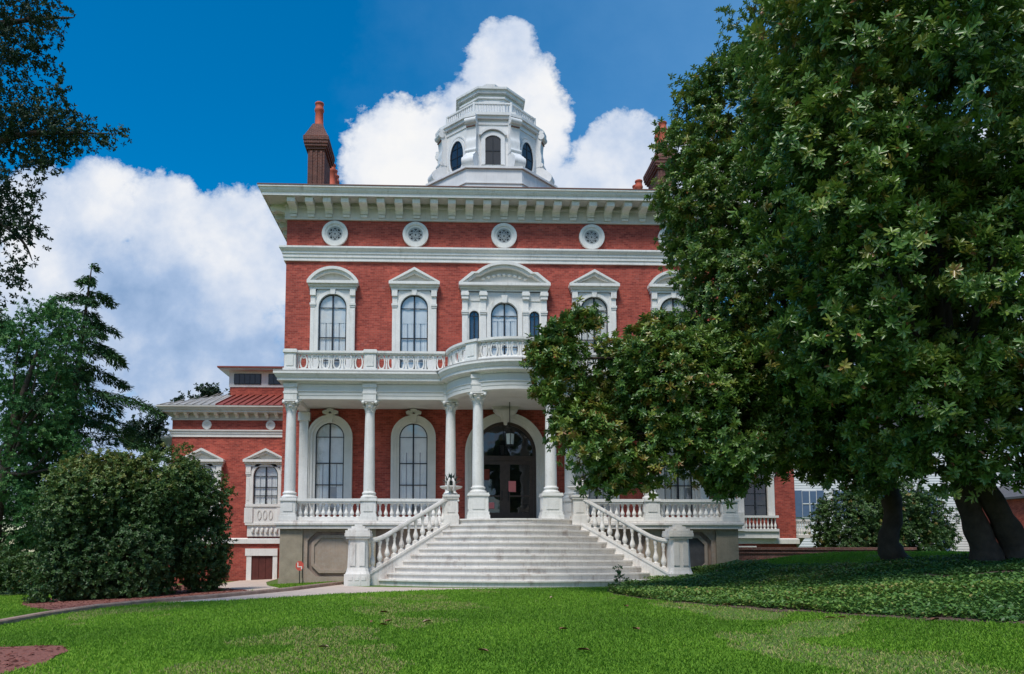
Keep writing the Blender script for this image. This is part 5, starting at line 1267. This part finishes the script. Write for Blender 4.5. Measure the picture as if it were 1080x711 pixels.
# lawn: many short blades, thicker near the camera
n = 560000
d = 8.5 + 20.5*rg.random(n)**1.25; s = (rg.random(n)-.5)*1.52 + .055
x = -2.7 + d*s; y = -34.9 + d
bad = inpoly(x, y, PATH) | inpoly(x, y, MULCH) | inpoly(x, y, MULCH_CORNER) | inpoly(x, y, IVY) | inpoly(x, y, UPPER_PATH)
bad |= (y > -9.2+.03*x*x) & (np.abs(x) < 6.6)
bad |= (np.abs(x) < 9.4) & (y > -3.6)
nz = noise3(np.stack([x, y, 0*x], -1), 1.1, 18, 4); nb_ = noise3(np.stack([x, y, 0*x], -1), .9, 28, 3)
bare = (nb_ > .58) & (x > -1) & (rg.random(n) < .75)
k = ~bad & ~bare; x, y, nz, nb_, d = x[k], y[k], nz[k], nb_[k], d[k]
nl_ = noise3(np.stack([x, y, 0*x], -1), .35, 58, 2); var = np.clip(.42 + .2*nz + .2*nl_ + rg.normal(size=len(x))*.19, 0, .95); var = np.where((nb_ > .48) & (rg.random(len(x)) < .5), .9+.1*rg.random(len(x)), var)
gr = scatter('grass', x, y, 'grass_blade', 0, (.035, .085), (.009, .020), .0, rg, (.45, 1.35), var)
# strip of lawn at the far left and the patch by the porch, and the crest behind the ivy
n = 90000
x = np.concatenate([-24 + 9*rg.random(n//3), -11 + 4.2*rg.random(n//3), 9 + 16*rg.random(n//3)]); y = np.concatenate([-15 + 14*rg.random(n//3), -8 + 4.4*rg.random(n//3), -10 + 11.5*rg.random(n//3)])
bad = inpoly(x, y, PATH) | inpoly(x, y, MULCH) | inpoly(x, y, IVY) | inpoly(x, y, UPPER_PATH) | ((np.abs(x) < 10) & (y > -3.4)); x, y = x[~bad], y[~bad]
scatter('grass', x, y, 'grass_blade', 0, (.06, .12), (.014, .028), .0, rg, (.5, 1.35), np.clip(.5+rg.normal(size=len(x))*.2, 0, .95))
# mulch chips
n = 26000
x = -19 + 11*rg.random(n); y = -26 + 29*rg.random(n); k = inpoly(x, y, MULCH) | inpoly(x, y, MULCH_CORNER); x, y = x[k], y[k]
leaf_mat('mulch_chip', [(0.0, (.07, .025, .02)), (.6, (.20, .065, .05)), (1.0, (.33, .15, .12))], .9, .1, .0)
scatter('mulch_chips', x, y, 'mulch_chip', 0, (.05, .12), (.015, .04), .04, rg, (-.1, .4), rg.random(len(x)))
# fallen magnolia leaves lying on the lawn
leaf_mat('dry_leaf', [(0.0, (.10, .045, .03)), (.6, (.26, .13, .08)), (1.0, (.45, .32, .24))], .8, .15, .0)
rg = np.random.default_rng(30)
for i in range(26):
    fx, fy = (-6 + 12*rg.random(), -25 + 12*rg.random()) if i < 18 else (2.2 + 4*rg.random(), -22 + 8*rg.random())
    P = np.array([[0, 0, .06]]); a = rg.random()*6.28; D = np.array([[math.cos(a), math.sin(a), .15]]); v, F = leaves(P, unit(D), np.array([[.1, .1, 1.]]), np.array([.16+.08*rg.random()]), np.array([.08+.03*rg.random()]), .25, .1)
    o = raw_mesh('fallen_leaf', v, F, 'dry_leaf', np.full(2, rg.random())); o.location = (fx, fy, float(T(fx, fy)))
    tag(o, 'dry brown magnolia leaf lying on the green lawn', 'leaf', 'fallen leaves on the lawn')

# ------------------------------------------------------------------ neighbouring houses on the right
nbz = float(T(30, 24)); nh = thing('white_house', (31, 24, nbz), 'white clapboard house with blue shutters behind the bush under the magnolia', 'house')
b = MB('clapboard'); b.box(23.2, 43, 24, 34, nbz-.5, 10.6)
for k in range(48): b.add([(23.18, 23.985, nbz+.2*k), (43.02, 23.985, nbz+.2*k), (43.02, 23.955, nbz+.2*k+.01), (23.18, 23.955, nbz+.2*k+.01), (23.18, 23.985, nbz+.2*k+.2), (43.02, 23.985, nbz+.2*k+.2)], [(0, 1, 2, 3), (3, 2, 5, 4)])
b.box(22.95, 23.25, 23.9, 24.2, nbz-.4, 10.6)
b.build('wall', nh)
b = MB('slate_roof'); b.prism([(22.6, 10.6), (22.6, 10.75), (33, 14.2), (43.5, 10.75), (43.5, 10.6)], 23.4, 34.6); b.build('roof', nh)
b = MB('clapboard'); b.box(22.5, 43.6, 23.3, 23.45, 10.35, 10.7); b.build('fascia', nh)
def nwin(x, z, w=.55, h=1.0):
    f = MB('clapboard'); f.box(x-w-.1, x+w+.1, 23.88, 24, z-h-.1, z+h+.1); f = f.build('window', nh)
    g = MB('dark_glass'); g.mat('shutter_blue'); g.box(x-w, x+w, 23.84, 23.9, z-h, z+h); g.build('pane', f)
    g = MB('clapboard'); g.box(x-.03, x+.03, 23.80, 23.86, z-h, z+h); g.box(x-w, x+w, 23.80, 23.86, z-.04, z+.04); g.build('muntin', f)
    for s in (-1, 1): m = MB('shutter_blue'); m.box(x+s*(w+.34)-.27, x+s*(w+.34)+.27, 23.80, 23.9, z-h-.05, z+h+.05); m.build('shutter', f)
for x in (23.2, 25.9, 29.0, 32.0, 35.0): nwin(x, 4.9)
f = MB('shutter_blue'); f.box(36.0, 37.0, 23.8, 24, nbz, 3.4); f.build('door', nh)
bz = float(T(42, 20)); bh = thing('brick_house', (46, 20, bz), 'red brick house corner seen behind the forked magnolia trunk at the right edge', 'house')
b = MB('red_brick'); b.box(39.0, 52, 16, 26, bz-.5, 5.0); b.build('wall', bh)
b = MB('slate_roof'); b.prism([(38.6, 5.0), (38.6, 5.15), (45.5, 8), (52.4, 5.15), (52.4, 5.0)], 15.6, 26.4); b.build('roof', bh)
b = MB('clapboard'); b.box(40.2, 41.6, 15.9, 16, 1.8, 3.8); b.mat('dark_glass'); b.box(40.35, 41.45, 15.86, 15.92, 1.95, 3.65); b.build('window', bh)

for o in bpy.data.objects:
    if 'world_base' in o: del o['world_base']
